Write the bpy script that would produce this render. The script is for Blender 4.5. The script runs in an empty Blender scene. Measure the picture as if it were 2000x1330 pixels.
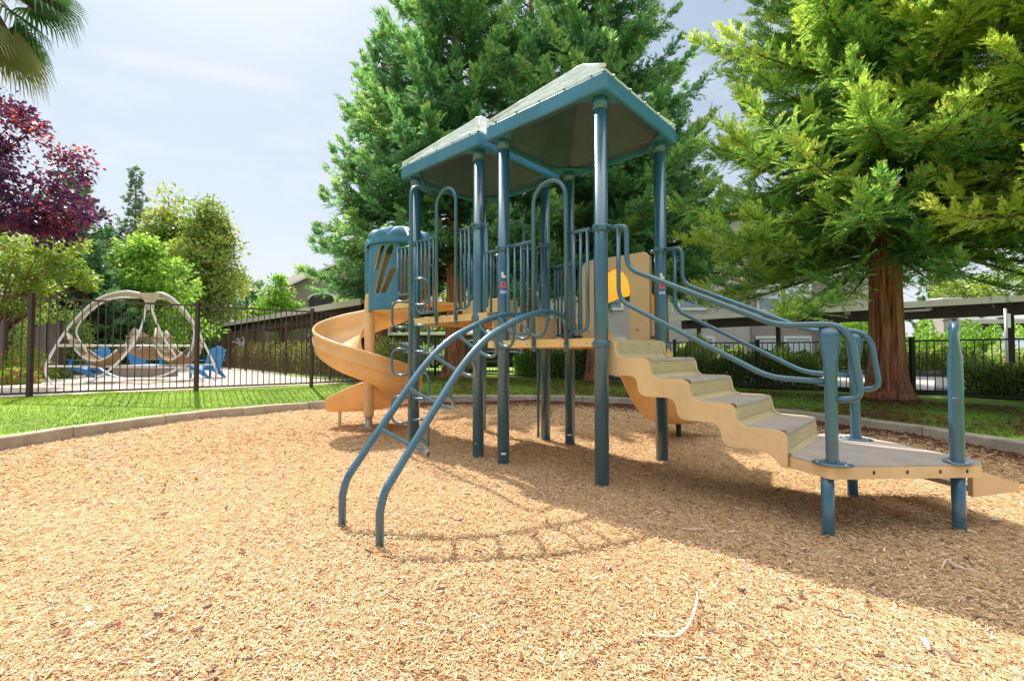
import bpy, bmesh, math, random
import numpy as np
from mathutils import Vector, Matrix

# ------------------------------------------------------------ camera, sky, sun, exposure
SC = bpy.context.scene
COL = SC.collection
R = math.radians
PI = math.pi
FOC = 900.0
TILT = math.atan(25 / FOC)
EYE = Vector((0, 0, 1.17))
cam = bpy.data.cameras.new('camera')
cam.sensor_width = 36
cam.lens = 36 * FOC / 2000
cam.clip_end = 2000
cam.clip_start = 0.05
camo = bpy.data.objects.new('camera', cam)
COL.objects.link(camo)
camo.location = EYE
camo.rotation_euler = (PI / 2 + TILT, 0, 0)
SC.camera = camo

SUN_AZ = R(-35.5)      # from straight ahead, towards the pool side
SUN_EL = R(53.5)
sun_dir = Vector((math.sin(SUN_AZ) * math.cos(SUN_EL), math.cos(SUN_AZ) * math.cos(SUN_EL), math.sin(SUN_EL)))
sl = bpy.data.lights.new('sun', 'SUN')
sl.energy = 4.8
sl.angle = R(0.6)
sl.color = (1.0, 0.93, 0.82)
slo = bpy.data.objects.new('sun', sl)
COL.objects.link(slo)
slo.rotation_euler = (-sun_dir).to_track_quat('-Z', 'Y').to_euler()
slo.location = (0, 0, 30)

W = bpy.data.worlds.new('World')
SC.world = W
W.use_nodes = True
nt = W.node_tree
bg = nt.nodes['Background']
sky = nt.nodes.new('ShaderNodeTexSky')
sky.sky_type = 'NISHITA'
sky.sun_disc = False
sky.sun_elevation = SUN_EL
sky.sun_rotation = SUN_AZ
sky.air_density = 1.0
sky.dust_density = 1.6
sky.ozone_density = 1.0
bg.inputs['Strength'].default_value = 0.15
# thin cirrus: one long streak and a faint low haze, laid out by direction in the sky
tc = nt.nodes.new('ShaderNodeTexCoord')
def wn(kind, **kw):
    n = nt.nodes.new(kind)
    for k, v in kw.items():
        setattr(n, k, v)
    return n
def wl(a, b): nt.links.new(a, b)
mp = wn('ShaderNodeMapping')
mp.inputs['Rotation'].default_value = (R(10), R(-12), R(35))
mp.inputs['Scale'].default_value = (1.2, 5.0, 9.0)
wl(tc.outputs['Generated'], mp.inputs['Vector'])
nz = wn('ShaderNodeTexNoise')
nz.inputs['Scale'].default_value = 1.6
nz.inputs['Detail'].default_value = 6
nz.inputs['Roughness'].default_value = 0.62
wl(mp.outputs['Vector'], nz.inputs['Vector'])
cr = wn('ShaderNodeValToRGB')
cr.color_ramp.elements[0].position = 0.50
cr.color_ramp.elements[0].color = (0, 0, 0, 1)
cr.color_ramp.elements[1].position = 0.78
cr.color_ramp.elements[1].color = (0.55, 0.55, 0.55, 1)
wl(nz.outputs['Fac'], cr.inputs['Fac'])
mxs = wn('ShaderNodeMixRGB')
mxs.blend_type = 'MIX'
wl(cr.outputs['Color'], mxs.inputs['Fac'])
hz = wn('ShaderNodeMixRGB')
hz.inputs['Fac'].default_value = 0.72
hz.inputs['Color2'].default_value = (2.15, 2.55, 2.9, 1)
wl(sky.outputs['Color'], hz.inputs['Color1'])
hz2 = wn('ShaderNodeMixRGB')
hz2.inputs['Color2'].default_value = (3.8, 4.0, 4.15, 1)
wl(hz.outputs['Color'], hz2.inputs['Color1'])
wl(hz2.outputs['Color'], mxs.inputs['Color1'])
mxs.inputs['Color2'].default_value = (4.0, 4.2, 4.35, 1)
# one faint cirrus streak low over the pool trees
def _dir(px, py):
    v = Vector(((px - 1000) / FOC, 0, 0)) + Vector((0, math.cos(TILT), math.sin(TILT))) + (665 - py) / FOC * Vector((0, -math.sin(TILT), math.cos(TILT)))
    return v.normalized()
d1_, d2_ = _dir(230, 108), _dir(560, 165)
sn = d1_.cross(d2_).normalized()
sm = _dir(400, 138)
def vdot(v):
    n = wn('ShaderNodeVectorMath', operation='DOT_PRODUCT')
    wl(tc.outputs['Generated'], n.inputs[0])
    n.inputs[1].default_value = v
    return n.outputs['Value']
ab = wn('ShaderNodeMath', operation='ABSOLUTE')
wl(vdot(sn), ab.inputs[0])
m1 = wn('ShaderNodeMapRange', interpolation_type='SMOOTHSTEP')
m1.inputs['From Min'].default_value = 0.020
m1.inputs['From Max'].default_value = 0.002
wl(ab.outputs[0], m1.inputs['Value'])
m2 = wn('ShaderNodeMapRange', interpolation_type='SMOOTHSTEP')
m2.inputs['From Min'].default_value = 0.986
m2.inputs['From Max'].default_value = 0.9985
wl(vdot(sm), m2.inputs['Value'])
mm_ = wn('ShaderNodeMath', operation='MULTIPLY')
wl(m1.outputs['Result'], mm_.inputs[0])
wl(m2.outputs['Result'], mm_.inputs[1])
mm2 = wn('ShaderNodeMath', operation='MULTIPLY')
wl(mm_.outputs[0], mm2.inputs[0])
wl(nz.outputs['Fac'], mm2.inputs[1])
stk = wn('ShaderNodeMixRGB')
wl(mm2.outputs[0], stk.inputs['Fac'])
wl(mxs.outputs['Color'], stk.inputs['Color1'])
stk.inputs['Color2'].default_value = (4.15, 4.2, 4.3, 1)
# added fill: sky brightened overhead, above the view, to lift the shadows
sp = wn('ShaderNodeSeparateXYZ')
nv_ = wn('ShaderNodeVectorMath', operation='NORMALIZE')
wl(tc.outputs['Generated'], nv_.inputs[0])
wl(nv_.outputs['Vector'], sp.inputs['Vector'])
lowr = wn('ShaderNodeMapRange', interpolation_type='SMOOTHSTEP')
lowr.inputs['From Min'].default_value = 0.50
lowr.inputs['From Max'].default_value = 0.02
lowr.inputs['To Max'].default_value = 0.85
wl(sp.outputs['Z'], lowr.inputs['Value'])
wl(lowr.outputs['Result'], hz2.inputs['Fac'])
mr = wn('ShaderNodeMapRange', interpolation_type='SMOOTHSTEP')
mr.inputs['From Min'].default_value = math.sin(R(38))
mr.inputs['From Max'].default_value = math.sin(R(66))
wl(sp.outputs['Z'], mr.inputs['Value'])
overhead_fill = wn('ShaderNodeMixRGB')
wl(mr.outputs['Result'], overhead_fill.inputs['Fac'])
wl(stk.outputs['Color'], overhead_fill.inputs['Color1'])
overhead_fill.inputs['Color2'].default_value = (10.6, 10.8, 11.0, 1)
wl(overhead_fill.outputs['Color'], bg.inputs['Color'])

SC.view_settings.view_transform = 'Standard'
SC.view_settings.look = 'None'
SC.view_settings.exposure = 0.63
SC.view_settings.gamma = 1
SC.render.engine = 'CYCLES'
SC.cycles.max_bounces = 6
SC.cycles.transparent_max_bounces = 8
SC.cycles.use_denoising = True
SC.cycles.sample_clamp_indirect = 6

# ------------------------------------------------------------ measuring helpers
_f = Vector((0, math.cos(TILT), math.sin(TILT)))
_u = Vector((0, -math.sin(TILT), math.cos(TILT)))
def at(px, py, y):
    """world point seen at photo pixel (px, py) and lying y metres ahead"""
    d = _f + Vector(((px - 1000) / FOC, 0, 0)) + (665 - py) / FOC * _u
    return EYE + d * (y / d.y)
def gp(px, py, z=0.0):
    d = _f + Vector(((px - 1000) / FOC, 0, 0)) + (665 - py) / FOC * _u
    return EYE + d * ((z - EYE.z) / d.z)
# play structure frame: u runs along the row of the two towers, v away from the climber side
A0 = Vector((0.799, 4.12, 0))
_ang = R(137.26)
UD = Vector((math.cos(_ang), math.sin(_ang), 0))
VD = Vector((math.sin(_ang), -math.cos(_ang), 0))
SQ = 1.213
T1 = 1.605
def L(u, v, z):
    return A0 + UD * u + VD * v + Vector((0, 0, z))
UP = Vector((0, 0, 1))

# ------------------------------------------------------------ materials
def new_mat(name):
    m = bpy.data.materials.new(name)
    m.use_nodes = True
    return m, m.node_tree, m.node_tree.nodes['Principled BSDF']
def mat(name, col, rough=0.5, var=0.15, scale=6.0, bump=0.0, bscale=40.0, metal=0.0, coat=0.0, transl=0.0, col2=None, dirt=0.0, spec=0.5, stretch=None):
    m, t, p = new_mat(name)
    N = t.nodes
    tcn = N.new('ShaderNodeTexCoord')
    vec = tcn.outputs['Object']
    if stretch:
        mpn = N.new('ShaderNodeMapping')
        mpn.inputs['Scale'].default_value = stretch
        t.links.new(vec, mpn.inputs['Vector'])
        vec = mpn.outputs['Vector']
    n1 = N.new('ShaderNodeTexNoise')
    n1.inputs['Scale'].default_value = scale
    n1.inputs['Detail'].default_value = 5
    t.links.new(vec, n1.inputs['Vector'])
    mx = N.new('ShaderNodeMixRGB')
    c = Vector(col)
    c2 = Vector(col2) if col2 else c * (1 + var)
    c1 = c * (1 - var) if not col2 else c
    mx.inputs['Color1'].default_value = (*c1, 1)
    mx.inputs['Color2'].default_value = (*c2, 1)
    rm = N.new('ShaderNodeValToRGB')
    rm.color_ramp.elements[0].position = 0.34
    rm.color_ramp.elements[1].position = 0.66
    t.links.new(n1.outputs['Fac'], rm.inputs['Fac'])
    t.links.new(rm.outputs['Color'], mx.inputs['Fac'])
    out = mx.outputs['Color']
    if dirt > 0:
        n3 = N.new('ShaderNodeTexNoise')
        n3.inputs['Scale'].default_value = scale * 4.3
        n3.inputs['Detail'].default_value = 8
        n3.inputs['Roughness'].default_value = 0.75
        t.links.new(vec, n3.inputs['Vector'])
        r3 = N.new('ShaderNodeValToRGB')
        r3.color_ramp.elements[0].position = 0.52
        r3.color_ramp.elements[1].position = 0.75
        t.links.new(n3.outputs['Fac'], r3.inputs['Fac'])
        ml = N.new('ShaderNodeMath')
        ml.operation = 'MULTIPLY'
        ml.inputs[1].default_value = dirt
        t.links.new(r3.outputs['Color'], ml.inputs[0])
        m3 = N.new('ShaderNodeMixRGB')
        m3.inputs['Color2'].default_value = (0.16, 0.12, 0.08, 1)
        t.links.new(ml.outputs[0], m3.inputs['Fac'])
        t.links.new(out, m3.inputs['Color1'])
        out = m3.outputs['Color']
    t.links.new(out, p.inputs['Base Color'])
    p.inputs['Roughness'].default_value = rough
    p.inputs['Metallic'].default_value = metal
    p.inputs['Specular IOR Level'].default_value = spec
    if coat:
        p.inputs['Coat Weight'].default_value = coat
        p.inputs['Coat Roughness'].default_value = 0.12
    if bump:
        n2 = N.new('ShaderNodeTexNoise')
        n2.inputs['Scale'].default_value = bscale
        n2.inputs['Detail'].default_value = 6
        t.links.new(vec, n2.inputs['Vector'])
        b = N.new('ShaderNodeBump')
        b.inputs['Strength'].default_value = bump
        b.inputs['Distance'].default_value = 0.02
        t.links.new(n2.outputs['Fac'], b.inputs['Height'])
        t.links.new(b.outputs['Normal'], p.inputs['Normal'])
    if transl:
        tr = N.new('ShaderNodeBsdfTranslucent')
        t.links.new(out, tr.inputs['Color'])
        ms = N.new('ShaderNodeMixShader')
        ms.inputs['Fac'].default_value = transl
        t.links.new(p.outputs['BSDF'], ms.inputs[1])
        t.links.new(tr.outputs['BSDF'], ms.inputs[2])
        t.links.new(ms.outputs['Shader'], N['Material Output'].inputs['Surface'])
    return m
def leaf_mat(name, stops, transl=0.35, rough=0.5, tint=1.25):
    """leaf colour from a per-leaf tone attribute; stops = [(pos, colour), ...]"""
    m, t, p = new_mat(name)
    N = t.nodes
    a = N.new('ShaderNodeAttribute')
    a.attribute_name = 'tone'
    r = N.new('ShaderNodeValToRGB')
    el = r.color_ramp.elements
    while len(el) < len(stops):
        el.new(0.5)
    for e, (pos, c) in zip(el, stops):
        e.position = pos
        e.color = (*c, 1)
    t.links.new(a.outputs['Fac'], r.inputs['Fac'])
    t.links.new(r.outputs['Color'], p.inputs['Base Color'])
    p.inputs['Roughness'].default_value = rough
    p.inputs['Specular IOR Level'].default_value = 0.35
    tr = N.new('ShaderNodeBsdfTranslucent')
    mm = N.new('ShaderNodeMixRGB')
    mm.blend_type = 'MULTIPLY'
    mm.inputs['Fac'].default_value = 1
    mm.inputs['Color2'].default_value = (tint * 1.0, tint, tint * 0.65, 1)
    t.links.new(r.outputs['Color'], mm.inputs['Color1'])
    t.links.new(mm.outputs['Color'], tr.inputs['Color'])
    ms = N.new('ShaderNodeMixShader')
    ms.inputs['Fac'].default_value = transl
    t.links.new(p.outputs['BSDF'], ms.inputs[1])
    t.links.new(tr.outputs['BSDF'], ms.inputs[2])
    t.links.new(ms.outputs['Shader'], N['Material Output'].inputs['Surface'])
    return m

M = {}
M['blue'] = mat('blue_powder_coat', (0.027, 0.112, 0.178), 0.30, 0.12, 3.0, 0.05, 90, coat=0.9, dirt=0.14)
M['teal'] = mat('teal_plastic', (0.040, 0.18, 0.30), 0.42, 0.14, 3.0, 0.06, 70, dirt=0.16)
M['teal_top'] = mat('sun_glare_shingle', (0.74, 0.765, 0.775), 0.2, 0.15, 5.0, 0.08, 60, dirt=0.12)  # white sun glare on the shingles is put into the base colour
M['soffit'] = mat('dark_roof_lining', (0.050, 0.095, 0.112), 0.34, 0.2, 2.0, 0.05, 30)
M['tan'] = mat('tan_plastic', (0.74, 0.51, 0.27), 0.45, 0.08, 2.5, 0.05, 60, dirt=0.18)
M['deck'] = mat('tan_coated_deck', (0.74, 0.49, 0.22), 0.5, 0.08, 4, 0.05, 90, dirt=0.15)
M['slide'] = mat('orange_tan_plastic', (0.80, 0.55, 0.28), 0.36, 0.08, 2.0, 0.04, 50, transl=0.34, dirt=0.12)
M['hood'] = mat('yellow_orange_plastic', (0.82, 0.38, 0.04), 0.4, 0.06, 2.0, transl=0.45)
M['green_dome'] = mat('green_dome_lining', (0.02, 0.5, 0.2), 0.4, 0.06, 2.0, transl=0.4)
M['stair'] = mat('skylit_tan_plastic', (0.60, 0.48, 0.26), 0.42, 0.07, 3.0, 0.05, 80, dirt=0.12)  # same tan plastic, with the olive cast of sky light put into the colour
M['tread'] = mat('sky_grey_tread', (0.44, 0.365, 0.32), 0.42, 0.10, 5.0, 0.10, 120, dirt=0.18)  # treads carry the grey of reflected sky in their colour; also the landing mat
M['grey_metal'] = mat('grey_galvanised_steel', (0.42, 0.42, 0.42), 0.4, 0.12, 8, metal=0.6)
M['bolt'] = mat('bright_bolt_steel', (0.7, 0.7, 0.68), 0.25, 0.1, 10, metal=0.9)
M['fence'] = mat('dark_brown_fence_paint', (0.070, 0.034, 0.032), 0.38, 0.15, 5, 0.03, 60)
M['fence_dark'] = mat('black_fence_paint', (0.016, 0.012, 0.013), 0.4, 0.15, 5, 0.03, 60)
M['brown_panel'] = mat('brown_panel_paint', (0.075, 0.045, 0.040), 0.55, 0.12, 3, stretch=(8, 8, 0.6))
M['concrete'] = mat('weathered_concrete', (0.42, 0.36, 0.29), 0.9, 0.18, 4.0, 0.25, 60, dirt=0.35)
M['patio'] = mat('pale_patio_concrete', (0.42, 0.355, 0.31), 0.85, 0.10, 1.2, 0.1, 40, dirt=0.10)
M['asphalt'] = mat('asphalt', (0.085, 0.083, 0.085), 0.9, 0.2, 2.0, 0.3, 90)
M['pale_concrete'] = mat('pale_drive_concrete', (0.38, 0.35, 0.33), 0.85, 0.1, 1.5)
M['stucco'] = mat('warm_grey_stucco', (0.50, 0.45, 0.40), 0.9, 0.06, 1.2, 0.2, 120)
M['stucco_dark'] = mat('taupe_stucco', (0.33, 0.275, 0.24), 0.9, 0.06, 1.2, 0.2, 120)  # darker, browner than the main stucco
M['white_trim'] = mat('white_window_trim', (0.78, 0.78, 0.76), 0.5, 0.03, 3)
M['glass'] = mat('window_glass', (0.20, 0.25, 0.29), 0.08, 0.2, 0.8, spec=0.8)
M['blind'] = mat('white_window_blind', (0.62, 0.66, 0.66), 0.6, 0.06, 2, stretch=(0.2, 0.2, 30))
M['shingle'] = mat('brown_roof_shingle', (0.21, 0.175, 0.15), 0.9, 0.25, 3, 0.3, 30, stretch=(1, 1, 8))
M['carport_roof'] = mat('cream_carport_metal', (0.62, 0.57, 0.48), 0.45, 0.05, 1.0)
M['carport_beam'] = mat('dark_brown_beam', (0.045, 0.027, 0.024), 0.5, 0.12, 2)
M['white_tube'] = mat('cream_powder_tube', (0.84, 0.82, 0.77), 0.35, 0.05, 4, coat=0.2)
M['canvas'] = mat('beige_canvas', (0.60, 0.51, 0.38), 0.85, 0.1, 6, 0.2, 200)
M['hammock_cloth'] = mat('tan_woven_cloth', (0.36, 0.235, 0.14), 0.9, 0.15, 8, 0.2, 200, transl=0.15)
M['rope'] = mat('pale_rope', (0.62, 0.56, 0.46), 0.9, 0.1, 20)
M['blue_plastic'] = mat('bright_blue_plastic', (0.04, 0.30, 0.72), 0.4, 0.08, 4)
M['wood_bar'] = mat('red_brown_spreader_bar', (0.40, 0.15, 0.08), 0.6, 0.2, 9)
M['bark_red'] = None
M['car_grey'] = mat('grey_car_paint', (0.10, 0.11, 0.12), 0.25, 0.05, 2, coat=0.8)
M['car_black'] = mat('black_car_paint', (0.018, 0.018, 0.022), 0.25, 0.05, 2, coat=0.8)
M['car_white'] = mat('white_car_paint', (0.62, 0.63, 0.64), 0.25, 0.04, 2, coat=0.8)
M['tyre'] = mat('black_tyre_rubber', (0.02, 0.02, 0.02), 0.8, 0.1, 5)
M['light_red'] = mat('red_lamp_lens', (0.45, 0.01, 0.01), 0.2, 0.1, 5)
M['sticker_white'] = mat('white_torn_sticker', (0.78, 0.76, 0.68), 0.5, 0.06, 30)
M['sticker_red'] = mat('red_sticker', (0.72, 0.10, 0.14), 0.5, 0.08, 30)
M['sticker_blue'] = mat('blue_sticker', (0.05, 0.16, 0.62), 0.5, 0.08, 30)
M['sticker_ink'] = mat('dark_sticker_ink', (0.10, 0.05, 0.08), 0.5, 0.08, 30)
M['red_cloth'] = mat('red_cloth', (0.55, 0.03, 0.05), 0.8, 0.1, 5)
M['dark_interior'] = mat('dark_recess', (0.05, 0.045, 0.045), 0.9, 0.2, 2)

def bark_mat(name, c1, c2, c3, sx=9.0, sz=0.7):
    m, t, p = new_mat(name)
    N = t.nodes
    tcn = N.new('ShaderNodeTexCoord')
    mpn = N.new('ShaderNodeMapping')
    mpn.inputs['Scale'].default_value = (sx, sx, sz)
    t.links.new(tcn.outputs['Object'], mpn.inputs['Vector'])
    n = N.new('ShaderNodeTexNoise')
    n.inputs['Scale'].default_value = 1.6
    n.inputs['Detail'].default_value = 8
    n.inputs['Roughness'].default_value = 0.65
    n.inputs['Distortion'].default_value = 0.6
    t.links.new(mpn.outputs['Vector'], n.inputs['Vector'])
    r = N.new('ShaderNodeValToRGB')
    e = r.color_ramp.elements
    e.new(0.5)
    for q, (pos, c) in zip(e, ((0.33, c1), (0.5, c2), (0.68, c3))):
        q.position = pos
        q.color = (*c, 1)
    t.links.new(n.outputs['Fac'], r.inputs['Fac'])
    t.links.new(r.outputs['Color'], p.inputs['Base Color'])
    p.inputs['Roughness'].default_value = 0.92
    b = N.new('ShaderNodeBump')
    b.inputs['Strength'].default_value = 1.0
    b.inputs['Distance'].default_value = 0.10
    t.links.new(n.outputs['Fac'], b.inputs['Height'])
    t.links.new(b.outputs['Normal'], p.inputs['Normal'])
    return m
M['bark_red'] = bark_mat('redwood_bark', (0.06, 0.022, 0.014), (0.44, 0.165, 0.085), (0.68, 0.34, 0.20), 8.0, 0.38)
M['bark_brown'] = bark_mat('brown_bark', (0.05, 0.035, 0.025), (0.13, 0.09, 0.065), (0.22, 0.16, 0.12), 7, 1.2)
M['bark_pink'] = bark_mat('smooth_red_bark', (0.14, 0.05, 0.03), (0.28, 0.11, 0.07), (0.38, 0.18, 0.12), 5, 1.0)

# ------------------------------------------------------------ mesh helpers
def root_of(o):
    while o.parent:
        o = o.parent
    return o
class MB:
    def __init__(self):
        self.v, self.f, self.s, self.mi = [], [], [], []
    def add(self, vs, fs, smooth=False, mi=0):
        n = len(self.v)
        self.v += [tuple(p) for p in vs]
        self.f += [tuple(i + n for i in f) for f in fs]
        self.s += [smooth] * len(fs)
        self.mi += [mi] * len(fs)
        return self
    def box(self, c, hx, hy, hz, ax=None, mi=0):
        """box at c with half extents along the axes ax=(x,y,z)"""
        X, Y, Z = ax if ax else (Vector((1, 0, 0)), Vector((0, 1, 0)), UP)
        c = Vector(c)
        vs = [c + X * (hx * i) + Y * (hy * j) + Z * (hz * k) for k in (-1, 1) for j in (-1, 1) for i in (-1, 1)]
        return self.add(vs, [(0, 2, 3, 1), (4, 5, 7, 6), (0, 1, 5, 4), (2, 6, 7, 3), (0, 4, 6, 2), (1, 3, 7, 5)], False, mi)
    def bbox(self, c, hx, hy, hz, ax=None, b=0.006, mi=0):
        """box with chamfered edges"""
        X, Y, Z = ax if ax else (Vector((1, 0, 0)), Vector((0, 1, 0)), UP)
        c = Vector(c)
        b = min(b, hx * .45, hy * .45, hz * .45)
        bm = bmesh.new()
        bmesh.ops.create_cube(bm, size=2)
        for q in bm.verts:
            q.co = Vector((q.co.x * hx, q.co.y * hy, q.co.z * hz))
        bmesh.ops.bevel(bm, geom=bm.edges[:], offset=b, segments=2, profile=0.5, affect='EDGES')
        vs = [c + X * q.co.x + Y * q.co.y + Z * q.co.z for q in bm.verts]
        bm.verts.index_update()
        fs = [tuple(q.index for q in f.verts) for f in bm.faces]
        bm.free()
        return self.add(vs, fs, False, mi)
    def prism(self, pts, d, mi=0, smooth=False):
        """polygon pts (3d, planar) extruded along d"""
        n = len(pts)
        pts = [Vector(p) for p in pts]
        vs = pts + [p + d for p in pts]
        fs = [tuple(range(n - 1, -1, -1)), tuple(range(n, 2 * n))]
        self.add(vs, fs, False, mi)
        k = len(self.v) - 2 * n
        for i in range(n):
            j = (i + 1) % n
            self.f.append((k + i, k + j, k + n + j, k + n + i))
            self.s.append(smooth)
            self.mi.append(mi)
        return self
    def tube(self, pts, r, n=10, closed=False, cap=True, mi=0, flat=1.0):
        pts = [Vector(p) for p in pts]
        m = len(pts)
        rr = r if isinstance(r, (list, tuple)) else [r] * m
        tang = []
        for i in range(m):
            a = pts[(i - 1) % m] if closed or i > 0 else pts[i]
            b = pts[(i + 1) % m] if closed or i < m - 1 else pts[i]
            t = (b - a)
            tang.append(t.normalized() if t.length > 1e-9 else Vector((0, 0, 1)))
        ref = Vector((0, 0, 1)) if abs(tang[0].z) < 0.9 else Vector((1, 0, 0))
        nrm = (ref - tang[0] * ref.dot(tang[0])).normalized()
        vs = []
        for i in range(m):
            if i > 0:
                nrm = nrm - tang[i] * nrm.dot(tang[i])
                nrm = nrm.normalized() if nrm.length > 1e-6 else tang[i].orthogonal().normalized()
            bn = tang[i].cross(nrm)
            for k in range(n):
                a = 2 * PI * k / n
                vs.append(pts[i] + (nrm * math.cos(a) + bn * (math.sin(a) * flat)) * rr[i])
        fs = []
        for i in range(m if closed else m - 1):
            j = (i + 1) % m
            for k in range(n):
                l = (k + 1) % n
                fs.append((i * n + k, i * n + l, j * n + l, j * n + k))
        self.add(vs, fs, True, mi)
        if cap and not closed:
            b = len(self.v) - m * n
            self.f += [tuple(b + k for k in range(n - 1, -1, -1)), tuple(b + (m - 1) * n + k for k in range(n))]
            self.s += [False, False]
            self.mi += [mi, mi]
        return self
    def lathe(self, c, prof, n=24, axis=UP, mi=0, smooth=True):
        """prof = [(radius, height), ...] about the axis through c"""
        c = Vector(c)
        X = axis.orthogonal().normalized()
        Y = axis.cross(X)
        vs, fs = [], []
        for (r_, h) in prof:
            for k in range(n):
                a = 2 * PI * k / n
                vs.append(c + axis * h + (X * math.cos(a) + Y * math.sin(a)) * r_)
        for i in range(len(prof) - 1):
            for k in range(n):
                l = (k + 1) % n
                fs.append((i * n + k, i * n + l, (i + 1) * n + l, (i + 1) * n + k))
        fs.append(tuple(range(n - 1, -1, -1)))
        fs.append(tuple((len(prof) - 1) * n + k for k in range(n)))
        return self.add(vs, fs, smooth, mi)
    def grid(self, rows, closed_u=False, closed_v=False, mi=0, smooth=True):
        """rows = list of equal-length point lists"""
        m, n = len(rows), len(rows[0])
        vs = [p for r_ in rows for p in r_]
        fs = []
        for i in range(m if closed_u else m - 1):
            for k in range(n if closed_v else n - 1):
                j, l = (i + 1) % m, (k + 1) % n
                fs.append((i * n + k, i * n + l, j * n + l, j * n + k))
        return self.add(vs, fs, smooth, mi)
    def build(self, name, m, parent=None, auto=True):
        off = root_of(parent).location if parent else Vector((0, 0, 0))
        me = bpy.data.meshes.new(name)
        me.from_pydata([(p[0] - off.x, p[1] - off.y, p[2] - off.z) for p in self.v], [], self.f)
        ms = m if isinstance(m, (list, tuple)) else [m]
        for q in ms:
            me.materials.append(q)
        me.polygons.foreach_set('use_smooth', self.s)
        me.polygons.foreach_set('material_index', self.mi)
        me.update()
        o = bpy.data.objects.new(name, me)
        COL.objects.link(o)
        if parent:
            o.parent = parent
        return o
def fillet(pts, r, seg=6, closed=False):
    """round the corners of a polyline"""
    pts = [Vector(p) for p in pts]
    n = len(pts)
    out = []
    for i in range(n):
        if not closed and i in (0, n - 1):
            out.append(pts[i])
            continue
        p, a, b = pts[i], pts[(i - 1) % n], pts[(i + 1) % n]
        da, db = a - p, b - p
        rr = r[i] if isinstance(r, (list, tuple)) else r
        q = min(rr, da.length * 0.48, db.length * 0.48)
        s, e = p + da.normalized() * q, p + db.normalized() * q
        for k in range(seg + 1):
            t = k / seg
            out.append(s * (1 - t) ** 2 + p * (2 * t * (1 - t)) + e * t * t)
    return out
def smooth_curve(pts, seg=6, closed=False):
    """Catmull-Rom through the points"""
    pts = [Vector(p) for p in pts]
    n = len(pts)
    out = []
    for i in range(n if closed else n - 1):
        p1, p2 = pts[i], pts[(i + 1) % n]
        p0 = pts[(i - 1) % n] if closed or i > 0 else p1 * 2 - p2
        p3 = pts[(i + 2) % n] if closed or i < n - 2 else p2 * 2 - p1
        for k in range(seg):
            t = k / seg
            out.append(0.5 * (2 * p1 + (p2 - p0) * t + (2 * p0 - 5 * p1 + 4 * p2 - p3) * t * t + (3 * p1 - p0 - 3 * p2 + p3) * t ** 3))
    if not closed:
        out.append(pts[-1])
    return out
def thing(name, label, cat, loc=(0, 0, 0), group=None):
    o = bpy.data.objects.new(name, None)
    COL.objects.link(o)
    o.location = loc
    o.empty_display_size = 0.2
    o['label'] = label
    o['category'] = cat
    if group:
        o['group'] = group
    return o
def tag(o, label, cat, group=None):
    o['label'] = label
    o['category'] = cat
    if group:
        o['group'] = group
    return o
def kind(o, k, label=None):
    o['kind'] = k
    if label:
        o['label'] = label
    return o
def copy_tree(o, parent=None):
    c = o.copy()
    COL.objects.link(c)
    c.parent = parent
    for ch in list(o.children):
        copy_tree(ch, c)
    return c
def np_mesh(name, V, F, m, parent=None, tone=None, smooth=False, quads=True):
    """big mesh from numpy arrays: V (n,3), F (m,4) or (m,3)"""
    off = root_of(parent).location if parent else Vector((0, 0, 0))
    V = np.asarray(V, dtype=np.float32) - np.array(off, dtype=np.float32)
    F = np.asarray(F, dtype=np.int32)
    me = bpy.data.meshes.new(name)
    k = F.shape[1]
    me.vertices.add(len(V))
    me.vertices.foreach_set('co', V.ravel())
    me.loops.add(F.size)
    me.loops.foreach_set('vertex_index', F.ravel())
    me.polygons.add(len(F))
    me.polygons.foreach_set('loop_start', np.arange(0, F.size, k, dtype=np.int32))
    me.polygons.foreach_set('use_smooth', np.full(len(F), smooth, dtype=bool))
    me.materials.append(m)
    me.update(calc_edges=True)
    if tone is not None:
        a = me.attributes.new('tone', 'FLOAT', 'FACE')
        a.data.foreach_set('value', np.asarray(tone, dtype=np.float32))
    o = bpy.data.objects.new(name, me)
    COL.objects.link(o)
    if parent:
        o.parent = parent
    return o
def nrm(a):
    return a / np.maximum(np.linalg.norm(a, axis=1, keepdims=True), 1e-9)
def leaf_quads(P, D, N, Ln, Wd, fold=0.0):
    """diamond leaves: base P, direction D, face normal N"""
    D = nrm(D)
    S = nrm(np.cross(D, N))
    N2 = nrm(np.cross(S, D))
    Ln = np.asarray(Ln).reshape(-1, 1)
    Wd = np.asarray(Wd).reshape(-1, 1)
    n = len(P)
    V = np.empty((n, 4, 3))
    mid = P + D * Ln * 0.45 - N2 * Wd * fold
    V[:, 0] = P
    V[:, 1] = mid + S * Wd * 0.5
    V[:, 2] = P + D * Ln
    V[:, 3] = mid - S * Wd * 0.5
    F = np.arange(n * 4, dtype=np.int32).reshape(n, 4)
    return V.reshape(-1, 3), F
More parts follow.
